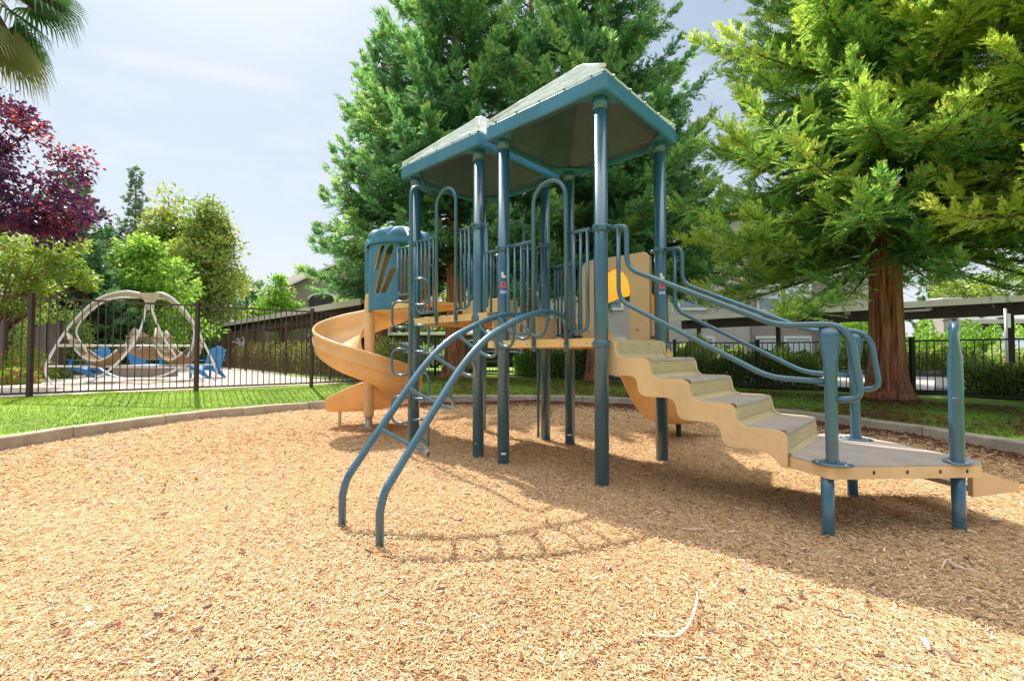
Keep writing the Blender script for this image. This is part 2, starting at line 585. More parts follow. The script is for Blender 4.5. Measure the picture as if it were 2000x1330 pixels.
# ------------------------------------------------------------ ground
PC = Vector((-0.2, 5.2, 0))      # centre of the round play area
PR = 6.05
def sstep(t):
    t = np.clip(t, 0, 1)
    return t * t * (3 - 2 * t)
def mulch_z(x, y):
    return 0.018 * np.sin(x * 1.3 + 0.5) * np.cos(y * 1.1) + 0.010 * np.sin(x * 3.1 + y * 2.3) + 0.006 * np.sin(5.3 * x - 4.1 * y) - 0.01
_mounds = [(L(u_, v_, 0), .028, .15) for u_ in (0, SQ, T1, T1 + SQ) for v_ in (0, SQ)]
_mounds += [(L(-1.672, 0, 0), .024, .12), (L(-1.675, 1.12, 0), .024, .12), (L(-2.29, .62, 0), .024, .12), (Vector((-2.214, 7.153, 0)), .03, .16)]
_mounds += [(L(.55, 3.75, 0), -.045, .40), (Vector((-3.1, 7.6, 0)), -.045, .40), (L(.56, -2.35, 0), -.03, .38), (L(.56, -2.02, 0), .012, .20), (L(-2.6, 1.5, 0), -.03, .35)]
_flat_mulch = mulch_z
def mulch_z(x, y):
    z = _flat_mulch(x, y)
    for q, h, w in _mounds:
        z = z + h * np.exp(-((x - q.x) ** 2 + (y - q.y) ** 2) / (w * w))
    return z
def lawn_z(x, y):
    r = np.hypot(x - PC.x, y - PC.y)
    top = 0.375 - 0.15 * sstep((x + 3.5) / 5.0)
    # the lawn behind the towers swells up towards the car park fence
    top = top + 0.08 * sstep((y - 11.5) / 4) * sstep((x + 3.5) / 3)
    z = 0.135 + (top - 0.135) * sstep((r - PR - 0.1) / 2.0)
    return z + 0.012 * np.sin(x * 2.1 + y) * np.cos(y * 1.7)

def mulch_material():
    m, t, p = new_mat('wood_mulch')
    N = t.nodes
    tcn = N.new('ShaderNodeTexCoord')
    mpn = N.new('ShaderNodeMapping')
    mpn.inputs['Scale'].default_value = (60, 22, 40)
    t.links.new(tcn.outputs['Object'], mpn.inputs['Vector'])
    vz = N.new('ShaderNodeTexVoronoi')
    vz.inputs['Scale'].default_value = 1.5
    t.links.new(mpn.outputs['Vector'], vz.inputs['Vector'])
    r = N.new('ShaderNodeValToRGB')
    e = r.color_ramp.elements
    e.new(0.5)
    for q, (pos, c) in zip(e, ((0.1, (0.30, 0.16, 0.065)), (0.5, (0.58, 0.36, 0.165)), (0.95, (0.75, 0.52, 0.29)))):
        q.position = pos
        q.color = (*c, 1)
    t.links.new(vz.outputs['Color'], r.inputs['Fac'])
    t.links.new(r.outputs['Color'], p.inputs['Base Color'])
    p.inputs['Roughness'].default_value = 0.95
    b = N.new('ShaderNodeBump')
    b.inputs['Strength'].default_value = 0.9
    b.inputs['Distance'].default_value = 0.02
    t.links.new(vz.outputs['Distance'], b.inputs['Height'])
    t.links.new(b.outputs['Normal'], p.inputs['Normal'])
    return m
def chip_material():
    return leaf_mat('wood_chip', [(0.0, (0.22, 0.11, 0.055)), (0.13, (0.45, 0.25, 0.115)), (0.42, (0.715, 0.46, 0.24)), (0.8, (0.845, 0.645, 0.41)), (1.0, (0.88, 0.79, 0.65))], transl=0.08, rough=0.8, tint=1.0)

rows = []
nr, na = 130, 260
for i in range(nr):
    r_ = PR * (i + 0.02) / (nr - 1) * 1.003
    rows.append([Vector((PC.x + r_ * math.cos(2 * PI * k / na), PC.y + r_ * math.sin(2 * PI * k / na), 0)) for k in range(na)])
for row in rows:
    for q in row:
        q.z = float(mulch_z(q.x, q.y))
mulch = MB().grid(rows, closed_v=True).build('mulch_ground', mulch_material())
kind(mulch, 'structure', 'tan wood chip surface filling the round play area')

def lawn_material():
    m, t, p = new_mat('lawn')
    N = t.nodes
    tcn = N.new('ShaderNodeTexCoord')
    n = N.new('ShaderNodeTexNoise')
    n.inputs['Scale'].default_value = 1.1
    n.inputs['Detail'].default_value = 8
    n.inputs['Roughness'].default_value = 0.7
    t.links.new(tcn.outputs['Object'], n.inputs['Vector'])
    r = N.new('ShaderNodeValToRGB')
    e = r.color_ramp.elements
    e.new(0.5)
    for q, (pos, c) in zip(e, ((0.35, (0.11, 0.20, 0.014)), (0.52, (0.18, 0.30, 0.025)), (0.7, (0.25, 0.36, 0.035)))):
        q.position = pos
        q.color = (*c, 1)
    t.links.new(n.outputs['Fac'], r.inputs['Fac'])
    t.links.new(r.outputs['Color'], p.inputs['Base Color'])
    p.inputs['Roughness'].default_value = 0.9
    return m
rows = []
rad = list(np.linspace(PR + 0.13, PR + 3.2, 26)) + list(np.linspace(PR + 3.6, 30, 40)) + [60, 120, 300, 900]
na = 220
for r_ in rad:
    row = []
    for k in range(na):
        x, y = PC.x + r_ * math.cos(2 * PI * k / na), PC.y + r_ * math.sin(2 * PI * k / na)
        row.append(Vector((x, y, float(lawn_z(x, y)))))
    rows.append(row)
kind(MB().grid(rows, closed_v=True).build('lawn', lawn_material()), 'structure', 'green lawn round the play area running on to the horizon')

# concrete kerb ring with narrow joints
segs = 30
prof = [(PR, -0.10), (PR, 0.128), (PR + 0.012, 0.142), (PR + 0.14, 0.146), (PR + 0.15, 0.135), (PR + 0.15, -0.1)]
kb = MB()
for s in range(segs):
    a0, a1 = 2 * PI * s / segs + 0.0012, 2 * PI * (s + 1) / segs - 0.0012
    dz = 0.004 * math.sin(s * 2.7)
    rws = []
    for k in range(9):
        a = a0 + (a1 - a0) * k / 8
        rws.append([Vector((PC.x + r_ * math.cos(a), PC.y + r_ * math.sin(a), z + dz + 0.004 * math.sin(a * 37))) for r_, z in prof])
    kb.grid(rws, smooth=False)
    b = len(kb.v) - 9 * 6
    kb.f += [tuple(b + i for i in range(6)), tuple(b + 48 + i for i in range(5, -1, -1))]
    kb.s += [False, False]
    kb.mi += [0, 0]
kind(kb.build('kerb', M['concrete']), 'structure', 'low concrete kerb ringing the play area')

# ------------------------------------------------------------ loose wood chips
rng = np.random.default_rng(7)
def scatter_polar(n, y_pow, dmin, dmax, half=0.62):
    """points ahead of the camera position, thinning with distance"""
    t = rng.random(n)
    d = dmin * (dmax / dmin) ** (t ** y_pow)
    a = (rng.random(n) * 2 - 1) * half * PI / 2
    return d * np.sin(a), d * np.cos(a)
def slabs(n, x, y, z, ln, wd, th, tilt, tone):
    az = rng.random(n) * 2 * PI
    el = rng.normal(0, tilt, n)
    D = np.stack([np.cos(az) * np.cos(el), np.sin(az) * np.cos(el), np.sin(el)], 1)
    N0 = np.stack([rng.normal(0, .28, n), rng.normal(0, .28, n), np.ones(n)], 1)
    S = nrm(np.cross(D, N0))
    N = nrm(np.cross(S, D))
    P = np.stack([x, y, z], 1)
    a, b, c = (D * ln[:, None] / 2, S * wd[:, None] / 2, N * th[:, None])
    tp = (0.5 + 0.5 * rng.random(n))[:, None]
    V = np.stack([P - a - b, P + a - b * tp, P + a + b * tp, P - a + b, P - a - b * .8 + c, P + a * .93 - b * tp * .8 + c, P + a * .93 + b * tp * .8 + c, P - a + b * .8 + c], 1)
    base = (np.arange(n) * 8)[:, None]
    q = np.array([[4, 5, 6, 7], [0, 1, 5, 4], [1, 2, 6, 5], [2, 3, 7, 6], [3, 0, 4, 7]])
    F = (base[:, :, None] + q[None]).reshape(-1, 4)
    return V.reshape(-1, 3), F, np.repeat(tone, 5)
n = 380000
x, y = scatter_polar(n, 0.80, 1.15, 11.3)
ok = np.hypot(x - PC.x, y - PC.y) < PR - 0.02
x, y = x[ok], y[ok]
n = len(x)
d = np.hypot(x, y)
ln = rng.uniform(0.008, 0.024, n) * (1 + rng.exponential(.28, n)) * np.clip(d / 4.5, .9, 1.8)
wd = ln * rng.uniform(0.11, 0.27, n)
x0_, y0_ = np.sin(x * 1.9 + 1.3) * np.cos(y * 1.6), np.sin(x * .7 - y * .9)
tone = np.clip(rng.normal(0.475, 0.265, n) + .05 * x0_ + .04 * y0_, 0, 1)
z = mulch_z(x, y) + rng.uniform(0.0, 0.018, n)
V, F, T = slabs(n, x, y, z, ln, wd, wd * 0.30, 0.15, tone)
kind(np_mesh('wood_chips', V, F, chip_material(), tone=T), 'stuff', 'loose tan wood chips covering the play area')

n = 5200
a = rng.uniform(0, 2 * PI, n)
r_ = PR + rng.exponential(.11, n)
x, y = PC.x + r_ * np.cos(a), PC.y + r_ * np.sin(a)
z = np.where(r_ < PR + .15, .150, lawn_z(x, y) + .012) + rng.uniform(0, .006, n)
k_ = rng.random(n) < np.where(r_ < PR + .15, .30, 1)
x, y, z = x[k_], y[k_], z[k_]
n = len(x)
ln = rng.uniform(.012, .034, n)
V, F, T = slabs(n, x, y, z, ln, ln * .22, ln * .05, .1, np.clip(rng.normal(.5, .25, n), 0, 1))
kind(np_mesh('spilled_wood_chips', V, F, bpy.data.materials['wood_chip'], tone=T), 'stuff', 'wood chips spilled over the kerb onto the lawn edge')
# a few dark bark pieces among the chips
n = 480
x, y = scatter_polar(n, .9, 1.3, 9)
k_ = np.hypot(x - PC.x, y - PC.y) < PR - .1
x, y = x[k_], y[k_]
n = len(x)
ln = rng.uniform(.02, .055, n)
V, F, T = slabs(n, x, y, mulch_z(x, y) + rng.uniform(.012, .024, n), ln, ln * rng.uniform(.25, .5, n), ln * .08, .15, rng.random(n))
kind(np_mesh('dark_bark_bits', V, F, leaf_mat('dark_bark_bit', [(0, (.07, .04, .03)), (.6, (.20, .11, .07)), (1, (.38, .30, .25))], .0, .9, 1), tone=T), 'stuff', 'darker bark bits mixed among the wood chips')

# red-brown redwood needles and bark bits along the kerb under the trees and on the shaded lawn
n = 16000
a = rng.uniform(R(-12), R(118), n)
r_ = PR - 0.05 - rng.exponential(0.28, n)
x, y = PC.x + r_ * np.cos(a), PC.y + r_ * np.sin(a)
keep = rng.random(n) < 0.30 + 0.7 * sstep((a - R(5)) / R(30))
x, y = x[keep], y[keep]
z = mulch_z(x, y) + rng.uniform(0.010, 0.028, len(x))
n2 = 36000
a = rng.uniform(R(-14), R(125), n2)
r2 = PR + 0.2 + rng.random(n2) ** 1.3 * 2.9
x2, y2 = PC.x + r2 * np.cos(a), PC.y + r2 * np.sin(a)
cl = np.sin(x2 * 2.3 + 1) * np.sin(y2 * 1.9) + 0.8 * np.exp(-((x2 - 7.5) ** 2 + (y2 - 8.8) ** 2) / 1.6) + 0.9 * np.exp(-((x2 + 1.5) ** 2 + (y2 - 14) ** 2) / 3) + 0.9 * np.exp(-((x2 - 2.5) ** 2 + (y2 - 13.5) ** 2) / 3)
k2 = rng.random(n2) < np.clip(0.30 + 0.55 * cl, 0.05, 1) * np.where(x2 > 2.5, 1, .75)
x2, y2 = x2[k2], y2[k2]
z2 = lawn_z(x2, y2) + rng.uniform(0.015, 0.05, len(x2))
x, y, z = np.r_[x, x2], np.r_[y, y2], np.r_[z, z2]
n = len(x)
ln = rng.uniform(0.03, 0.09, n)
V, F, T = slabs(n, x, y, z, ln, ln * rng.uniform(.12, .3, n), ln * .05, 0.25, np.clip(rng.normal(.45, .25, n), 0, 1))
lit = leaf_mat('redwood_litter', [(0, (0.06, 0.022, 0.014)), (0.5, (0.17, 0.06, 0.034)), (1, (0.30, 0.13, 0.075))], transl=0.05, rough=0.85, tint=1)
kind(np_mesh('redwood_litter', V, F, lit, tone=T), 'stuff', 'red-brown redwood needles and bark bits fallen along the kerb and shaded lawn')

# ------------------------------------------------------------ grass blades on the lawn strips
def grass(n, a0, a1, r0, r1, keepf=None):
    a = rng.uniform(a0, a1, n)
    r_ = np.sqrt(rng.uniform(r0 ** 2, r1 ** 2, n))
    x, y = PC.x + r_ * np.cos(a), PC.y + r_ * np.sin(a)
    if keepf is not None:
        k = keepf(x, y)
        x, y = x[k], y[k]
    return x, y
gx, gy = [], []
for args in ((70000, R(122), R(206), PR + .16, PR + 3.6), (50000, R(-18), R(122), PR + .16, PR + 3.4), (24000, R(60), R(122), PR + 3, PR + 6)):
    x, y = grass(*args)
    gx.append(x)
    gy.append(y)
x, y = np.concatenate(gx), np.concatenate(gy)
# no grass past the pool fence
def pool_side(x, y):
    # fence line through (-8.63, 8.24) and (-4.3, 12.6)
    return (x + 8.63) * 0.92 - (y - 8.24) * 0.86 + 0.5 < 0
FL0, FL1 = Vector((-8.75, 8.32, 0)), Vector((-4.10, 12.15, 0))
fd = (FL1 - FL0).normalized()
keep = ~(((x - FL0.x) * fd.y - (y - FL0.y) * fd.x < -0.02) & (x < -3.4))
x, y = x[keep], y[keep]
n = len(x)
az = rng.random(n) * 2 * PI
lean = rng.uniform(0.1, 0.9, n)
D = np.stack([np.cos(az) * lean, np.sin(az) * lean, np.ones(n)], 1)
P = np.stack([x, y, lawn_z(x, y) - 0.004], 1)
Nn = np.stack([np.cos(az + 1.3), np.sin(az + 1.3), 0.3 * np.ones(n)], 1)
V, F = leaf_quads(P, D, Nn, rng.uniform(0.018, 0.046, n), rng.uniform(0.006, 0.011, n))
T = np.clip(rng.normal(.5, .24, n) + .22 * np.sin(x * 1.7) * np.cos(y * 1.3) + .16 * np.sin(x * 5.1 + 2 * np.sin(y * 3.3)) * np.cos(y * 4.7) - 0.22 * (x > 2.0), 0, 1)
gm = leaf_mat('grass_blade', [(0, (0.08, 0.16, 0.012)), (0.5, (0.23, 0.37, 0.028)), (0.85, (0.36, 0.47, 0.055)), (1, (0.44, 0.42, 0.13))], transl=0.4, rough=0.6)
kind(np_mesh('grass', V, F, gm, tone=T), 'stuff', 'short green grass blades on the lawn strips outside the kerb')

# ------------------------------------------------------------ pool patio, car park surfaces
pl = 0.385
def sheet(name, pts, m, th, label):
    return kind(MB().prism([Vector(p) for p in pts], Vector((0, 0, th))).build(name, m), 'structure', label)
sheet('patio', [(-8.95, 8.45, pl - .1), (-4.28, 12.30, pl - .1), (-16.5, 26.5, pl - .1), (-34, 26.5, pl - .1), (-34, 6.0, pl - .1), (-11.5, 6.0, pl - .1)], M['patio'], 0.1, 'pale concrete pool patio behind the brown fence')
sheet('car_park', [(10.6, 9.6, .23), (26, 9.6, .23), (40, 40, .23), (-14, 44, .23), (-5.2, 16.6, .23), (1.2, 17.8, .23), (7.2, 13.0, .23)], M['asphalt'], 0.1, 'grey asphalt of the car park beyond the low fence')
# ------------------------------------------------------------ PLAY STRUCTURE
ps = thing('play_structure', 'blue and tan playground structure with two peaked roofs, slides and stairs on wood chips', 'playground', tuple(L(0.6, 0.6, 0)))
Z1, Z2 = 1.62, 1.305           # deck tops: tower with the spiral slide, tower with the stairs
PRAD = 0.0635
EAVE = 3.465

def part(mb, name, m, parent=ps):
    return mb.build(name, m, parent)
def ring(c, z, r_, h, n=20):
    return MB().lathe(Vector((c.x, c.y, z)), [(r_ * .93, 0), (r_, h * .15), (r_ + .004, h * .5), (r_, h * .85), (r_ * .93, h)], n)
posts = {'A': (0, 0), 'B': (SQ, 0), 'C': (0, SQ), 'D': (SQ, SQ), 'E': (T1, 0), 'F': (T1 + SQ, 0), 'G': (T1, SQ), 'H': (T1 + SQ, SQ)}
PO = {}
for k, (u, v) in posts.items():
    c = L(u, v, 0)
    dk = Z2 if k in 'ABCD' else Z1
    mb = MB().lathe(c, [(PRAD, -0.25), (PRAD, EAVE + 0.06)], 28)
    # shallow ribs rolled into the tube
    o = part(mb, 'post', M['blue'])
    PO[k] = o
    cb = ring(c, dk - 0.085, PRAD + .014, .065)
    for q in range(3):
        a = q * 2.1 - 1.2
        d = Vector((math.cos(a), math.sin(a), 0))
        cb.lathe(Vector((c.x, c.y, dk - .053)) + d * (PRAD + .016), [(.011, 0), (.011, .004), (.006, .008)], 8, axis=d)
    part(cb, 'collar', M['blue'], o)
    cb = ring(c, dk + 0.955, PRAD + .013, .06)
    for sgn in (-1, 1):
        for dd in (UD, VD):
            cb.tube([Vector((c.x, c.y, dk + .99)) + dd * sgn * PRAD, Vector((c.x, c.y, dk + .99)) + dd * sgn * (PRAD + .045)], .019, 10)
    part(cb, 'rail_clamp', M['blue'], o)
    part(MB().lathe(c, [(PRAD + .006, EAVE - .10), (PRAD + .006, EAVE + .03)], 24), 'roof_socket', M['blue'], o)
# small white data plates low on three posts
def patch(c, ang, z, w, h, m, name, parent, r_=PRAD + .0018, cut=None):
    rows = []
    for i in range(2):
        rows.append([Vector((c.x + r_ * math.sin(ang + w / r_ * (t - .5)), c.y - r_ * math.cos(ang + w / r_ * (t - .5)), z + h * (i - .5))) for t in np.linspace(0, 1, 8)])
    return part(MB().grid(rows), name, m, parent)
for k, ang, z in (('B', 0.05, .115), ('D', -.25, .155)):
    patch(L(*posts[k], 0), ang, z, .05, .022, M['sticker_white'], 'data_plate', PO[k])
cB, cC = L(*posts['B'], 0), L(*posts['C'], 0)
for c, po, a, z0 in ((cB, PO['B'], 0.0, 1.985), (cC, PO['C'], -.05, 1.985)):
    patch(c, a + .06, z0, .045, .028, M['sticker_white'], 'torn_sticker', po)
    patch(c, a - .17, z0 + .030, .028, .034, M['sticker_white'], 'torn_sticker', po)
    patch(c, a, z0 - .088, .060, .064, M['sticker_red'], 'red_sticker', po)
    patch(c, a, z0 - .078, .010, .030, M['sticker_ink'], 'red_sticker_mark', po, PRAD + .0026)
    patch(c, a, z0 - .090, .026, .009, M['sticker_ink'], 'red_sticker_mark', po, PRAD + .0030)
    st = patch(c, a, z0 - .170, .060, .064, M['sticker_blue'], 'blue_sticker', po)
    for off in (-.40, .40):
        patch(c, a + off, z0 - .163, .011, .030, M['sticker_white'], 'blue_sticker_mark', po, PRAD + .0026)
    for off, zz in ((-.13, 0), (.13, 0)):
        patch(c, a + off, z0 - .163, .008, .028, M['sticker_white'], 'blue_sticker_mark', po, PRAD + .0030)
    patch(c, a, z0 - .168, .012, .012, M['sticker_white'], 'blue_sticker_mark', po, PRAD + .0034)
patch(L(*posts['E'], 0), -.35, .17, .012, .012, M['sticker_white'], 'white_cap', PO['E'])
patch(L(*posts['A'], 0), .8, .30, .012, .012, M['sticker_white'], 'white_cap', PO['A'])

# ---- roofs
def roof(u0, v0):
    o = .142
    ua, ub, va, vb = u0 - o, u0 + SQ + o, v0 - o, v0 + SQ + o
    H0, H1, AP = EAVE, EAVE + .165, 4.33
    um, vm = (ua + ub) / 2, (va + vb) / 2
    cs = [(ua, va), (ub, va), (ub, vb), (ua, vb)]
    mb = MB()
    # fascia: hollow ring of bevelled walls with a rolled lower lip
    prof = [(-.030, H0 + .004), (-.012, H0), (0.0, H0 + .008), (0.002, H0 + .02), (-.004, H1 - .02), (-.012, H1 - .006), (-.03, H1), (-.05, H1 + .006)]
    rows = []
    for (du, z) in prof:
        row = []
        for i, (u, v) in enumerate(cs):
            su, sv = (1 if u > um else -1), (1 if v > vm else -1)
            # rounded corner
            for t in (0, .5, 1):
                rr = .03
                pu, pv = u + su * du, v + sv * du
                e = [(0, -1), (-.29, -.29), (-1, 0)][int(t * 2)]
                if (su * sv) < 0:
                    e = [(-1, 0), (-.29, -.29), (0, -1)][int(t * 2)]
                row.append(L(pu + su * rr * e[0], pv + sv * rr * e[1], z))
        rows.append(row)
    mb.grid(rows, closed_v=True, smooth=False)
    # inner wall of the fascia
    inn = [[L(u + (.03 if u < um else -.03), v + (.03 if v < vm else -.03), z) for (u, v) in cs] for z in (H0 + .004, H1)]
    mb.grid(inn, closed_v=True, smooth=False)
    rf = part(mb, 'roof', M['teal'])
    # shingled upper slopes in stepped courses
    sh = MB()
    n = 12
    for i in range(4):
        a, b = cs[i], cs[(i + 1) % 4]
        for k in range(n):
            t0, t1 = k / n, (k + 1) / n
            if k == n - 1:
                t1 = .93
            def pt(c, t, dz):
                s = 1 - t * .985
                return L(um + (c[0] - um) * s * .985, vm + (c[1] - vm) * s * .985, H1 + (AP - H1) * t + dz)
            lift = .016
            m_ = 10
            for j in range(m_):
                j0, j1 = j / m_ + .001, (j + 1) / m_ - .001
                def lerp(p, q, s): return p + (q - p) * s
                dz = lift * (1 + .25 * ((j * 7 + k * 3) % 5) / 4)
                p0, p1 = lerp(pt(a, t0, dz), pt(b, t0, dz), j0), lerp(pt(a, t0, dz), pt(b, t0, dz), j1)
                q0, q1 = lerp(pt(a, t1, .004), pt(b, t1, .004), j0), lerp(pt(a, t1, .004), pt(b, t1, .004), j1)
                r0, r1 = lerp(pt(a, t0, -.004), pt(b, t0, -.004), j0), lerp(pt(a, t0, -.004), pt(b, t0, -.004), j1)
                sh.add([p0, p1, q1, q0, r0, r1], [(0, 1, 2, 3), (4, 5, 1, 0), (4, 0, 3), (5, 2, 1)])
        # hip cap
        pa, pb = L(*a, H1 + .03), L(um, vm, AP)
        sh.tube([pa + (pb - pa) * .02, pa + (pb - pa) * .95], .016, 6)
    sh.lathe(L(um, vm, AP - .075), [(.10, 0), (.085, .03), (.04, .045)], 12)
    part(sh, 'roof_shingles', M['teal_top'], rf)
    for i in range(4):
        a, b = Vector((*cs[i], 0)), Vector((*cs[(i + 1) % 4], 0))
        for t in (.1, .3, .5, .7, .9):
            q = a.lerp(b, t)
            part(MB().lathe(L(q.x, q.y, H1 - .004), [(.010, 0), (.010, .016), (.004, .020)], 8), 'roof_bolt', M['bolt'], rf)
    # lining seen from below: four panels with a pressed crease between them, flat rim and corner webs
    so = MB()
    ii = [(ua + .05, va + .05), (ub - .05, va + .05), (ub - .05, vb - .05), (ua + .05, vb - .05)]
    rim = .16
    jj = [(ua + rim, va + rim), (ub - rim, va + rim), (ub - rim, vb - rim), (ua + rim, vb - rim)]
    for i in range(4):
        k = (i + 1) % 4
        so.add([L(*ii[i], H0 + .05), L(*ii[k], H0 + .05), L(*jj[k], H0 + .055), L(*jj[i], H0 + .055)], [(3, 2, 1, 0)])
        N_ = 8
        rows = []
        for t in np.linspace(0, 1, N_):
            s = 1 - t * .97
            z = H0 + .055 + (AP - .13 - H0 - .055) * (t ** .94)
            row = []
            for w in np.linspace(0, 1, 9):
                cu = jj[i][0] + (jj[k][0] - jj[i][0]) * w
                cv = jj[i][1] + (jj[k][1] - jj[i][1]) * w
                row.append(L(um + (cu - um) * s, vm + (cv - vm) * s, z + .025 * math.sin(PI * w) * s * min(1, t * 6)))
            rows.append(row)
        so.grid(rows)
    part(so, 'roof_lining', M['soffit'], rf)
    for (u, v) in cs:
        wb = MB()
        su, sv = (-1 if u > um else 1), (-1 if v > vm else 1)
        wb.prism([L(u + su * .03, v + sv * .03, H0 + .012), L(u + su * .36, v + sv * .03, H0 + .012), L(u + su * .03, v + sv * .36, H0 + .012)], Vector((0, 0, .03)))
        part(wb, 'corner_plate', M['teal'], rf)
    return rf
roof(0, 0)
roof(T1, 0)

# ---- decks
def deck(u0, u1, v0, v1, z):
    mb = MB()
    cx_ = L((u0 + u1) / 2, (v0 + v1) / 2, 0)
    ax = (UD, VD, UP)
    hu, hv = (u1 - u0) / 2, (v1 - v0) / 2
    mb.bbox((cx_.x, cx_.y, z - .009), hu, hv, .009, ax, .004)
    for s in (-1, 1):
        mb.bbox(Vector((cx_.x, cx_.y, z - .048)) + VD * s * (hv - .012), hu, .012, .030, ax, .003)
        mb.bbox(Vector((cx_.x, cx_.y, z - .048)) + UD * s * (hu - .012), .012, hv - .026, .030, ax, .003)
    for k in range(1, 4):
        q = L(u0 + (u1 - u0) * k / 4, (v0 + v1) / 2, z - .055)
        mb.bbox(q, .012, hv - .03, .03, ax, .003)
    sl_ = mb
    for s in (-1, 1):
        for t in (.06, .10, .28, .44, .60, .72, .93):
            q = L(u0 + (u1 - u0) * t, v0 if s < 0 else v1, z - .046)
            sl_.box(q + VD * s * .001, .008 if t in (.10, .60, .93) else .004, .0022, .0035, ax, 1)
    return part(mb, 'deck', [M['deck'], M['dark_interior']])
deck(-.02, SQ + .19, -.05, SQ + .05, Z2)
deck(T1 - .19, T1 + SQ + .05, -.05, SQ + .05, Z1)
# riser panel between the two decks and a low tan kick panel at the back
part(MB().bbox(L(T1 - .2, SQ / 2, (Z1 + Z2) / 2 - .03), .008, SQ / 2 - .03, .12, (UD, VD, UP)), 'step_panel', M['tan'])
pts = [L(.80, SQ + .02, Z2), L(1.36, SQ + .02, Z2), L(1.36, SQ + .02, Z2 + .20), L(1.30, SQ + .02, Z2 + .27), L(1.15, SQ + .02, Z2 + .245), L(.95, SQ + .02, Z2 + .16), L(.80, SQ + .02, Z2 + .125)]
part(MB().prism(pts, VD * .03), 'kick_panel', M['stair'])

# ---- hoops and guard rails
TR, BR = .0205, .0145
def hoop(uc, hw, v, z0, z1):
    s = []
    s.append(L(uc - hw, v, z0))
    for a in np.linspace(0, PI, 15):
        s.append(L(uc - hw * math.cos(a), v, z1 - hw + hw * math.sin(a)))
    s.append(L(uc + hw, v, z0))
    mb = MB().tube(s, TR, 12)
    h = part(mb, 'arch_hoop', M['blue'])
    for sg in (-1, 1):
        lg = MB()
        q = L(uc + sg * hw, v, z0)
        lg.bbox(q + Vector((0, 0, -.005)) + VD * .004, .022, .006, .05, (UD, VD, UP), .004)
        lg.lathe(q + Vector((0, 0, -.03)) - VD * .002, [(.013, 0), (.012, .006), (.005, .010)], 10, axis=-VD)
        part(lg, 'hoop_lug', M['blue'], h)
    return h
def guard(p0, p1, z0, z1, n, corner=None, r0=.02, low_only=False):
    """barrier between plan points p0 and p1 (vectors), n upright bars; corner: 0/1 = end with rounded free corner"""
    p0, p1 = Vector(p0), Vector(p1)
    d = (p1 - p0)
    zt, zb = Vector((0, 0, z1)), Vector((0, 0, z0))
    if corner is None:
        path = [p0 + zt, p1 + zt]
        lo = [p0 + zb, p1 + zb]
        g = MB().tube(path, TR * .85, 10).tube(lo, TR * .85, 10)
    elif corner == 1:   # rounded at p1 bottom
        path = fillet([p0 + zt, p1 + zt + d.normalized() * .0, p1 + zb, p0 + zb], [0, .02, .075, 0], 6)
        g = MB().tube([p0 + zt, p1 + zt + d.normalized() * .03], TR * .85, 10).tube(fillet([p1 + zt, p1 + zb, p0 + zb], .085, 7), TR * .85, 10)
    else:
        g = MB().tube([p1 + zt, p0 + zt - d.normalized() * .03], TR * .85, 10).tube(fillet([p0 + zt, p0 + zb, p1 + zb], .085, 7), TR * .85, 10)
    go = part(g, 'guardrail', M['blue'])
    for k in range(1, n + 1):
        q = p0 + d * (k / (n + 1))
        part(MB().tube([q + zb, q + zt], BR, 8), 'baluster', M['blue'], go)
    return go
HV = -.062
hoop(.540, .200, HV, Z2 - .06, 2.845)
hoop(2.112, .182, HV, Z1 - .06, 3.155)
# climber side of the stair tower
guard(L(.34, HV + .02, 0), L(.115, HV + .02, 0), Z2 + .065, Z2 + .99, 2, 1)
guard(L(.74, HV + .02, 0), L(1.10, HV + .02, 0), Z2 + .065, Z2 + .99, 3, 1)
# climber side of the slide tower
guard(L(1.93, HV + .02, 0), L(1.715, HV + .02, 0), Z1 + .065, Z1 + .99, 2, 1)
guard(L(2.294, HV + .02, 0), L(2.71, HV + .02, 0), Z1 + .065, Z1 + .99, 4, 1)
# back of the slide tower, with its own hoop
guard(L(T1 + .09, SQ + .03, 0), L(T1 + .42, SQ + .03, 0), Z1 + .065, Z1 + .99, 3, 1)
guard(L(T1 + SQ - .08, SQ + .03, 0), L(T1 + .80, SQ + .03, 0), Z1 + .065, Z1 + .99, 4, 1)
hoop(T1 + .61, .185, SQ + .05, Z1 - .05, 3.06)
# gap between the towers, both sides
guard(L(SQ + .08, 0, 0), L(SQ + .30, 0, 0), Z2 + .30, Z2 + .985, 1, 1)
guard(L(T1 - .08, 0, 0), L(T1 - .14, 0, 0), Z1 + .07, Z1 + .985, 1, 1)
guard(L(SQ + .07, SQ, 0), L(T1 - .10, SQ, 0), Z2 + .09, Z2 + .99, 3)
guard(L(.96, SQ + .03, 0), L(SQ - .06, SQ + .03, 0), Z2 + .07, Z2 + .97, 2)
# slide side of the slide tower: barriers on both sides of the bridge to the spiral slide
guard(L(T1 + SQ + .05, .06, 0), L(T1 + SQ + .42, .01, 0), Z1 + .35, Z1 + .99, 4, 1)
guard(L(T1 + SQ + .05, .82, 0), L(T1 + SQ + .05, SQ - .08, 0), Z1 + .07, Z1 + .99, 3)
# far side of the stair tower, short barrier beside the slide panel
guard(L(.02, SQ + .03, 0), L(.13, SQ + .03, 0), Z2 + .04, Z2 + .99, 1)

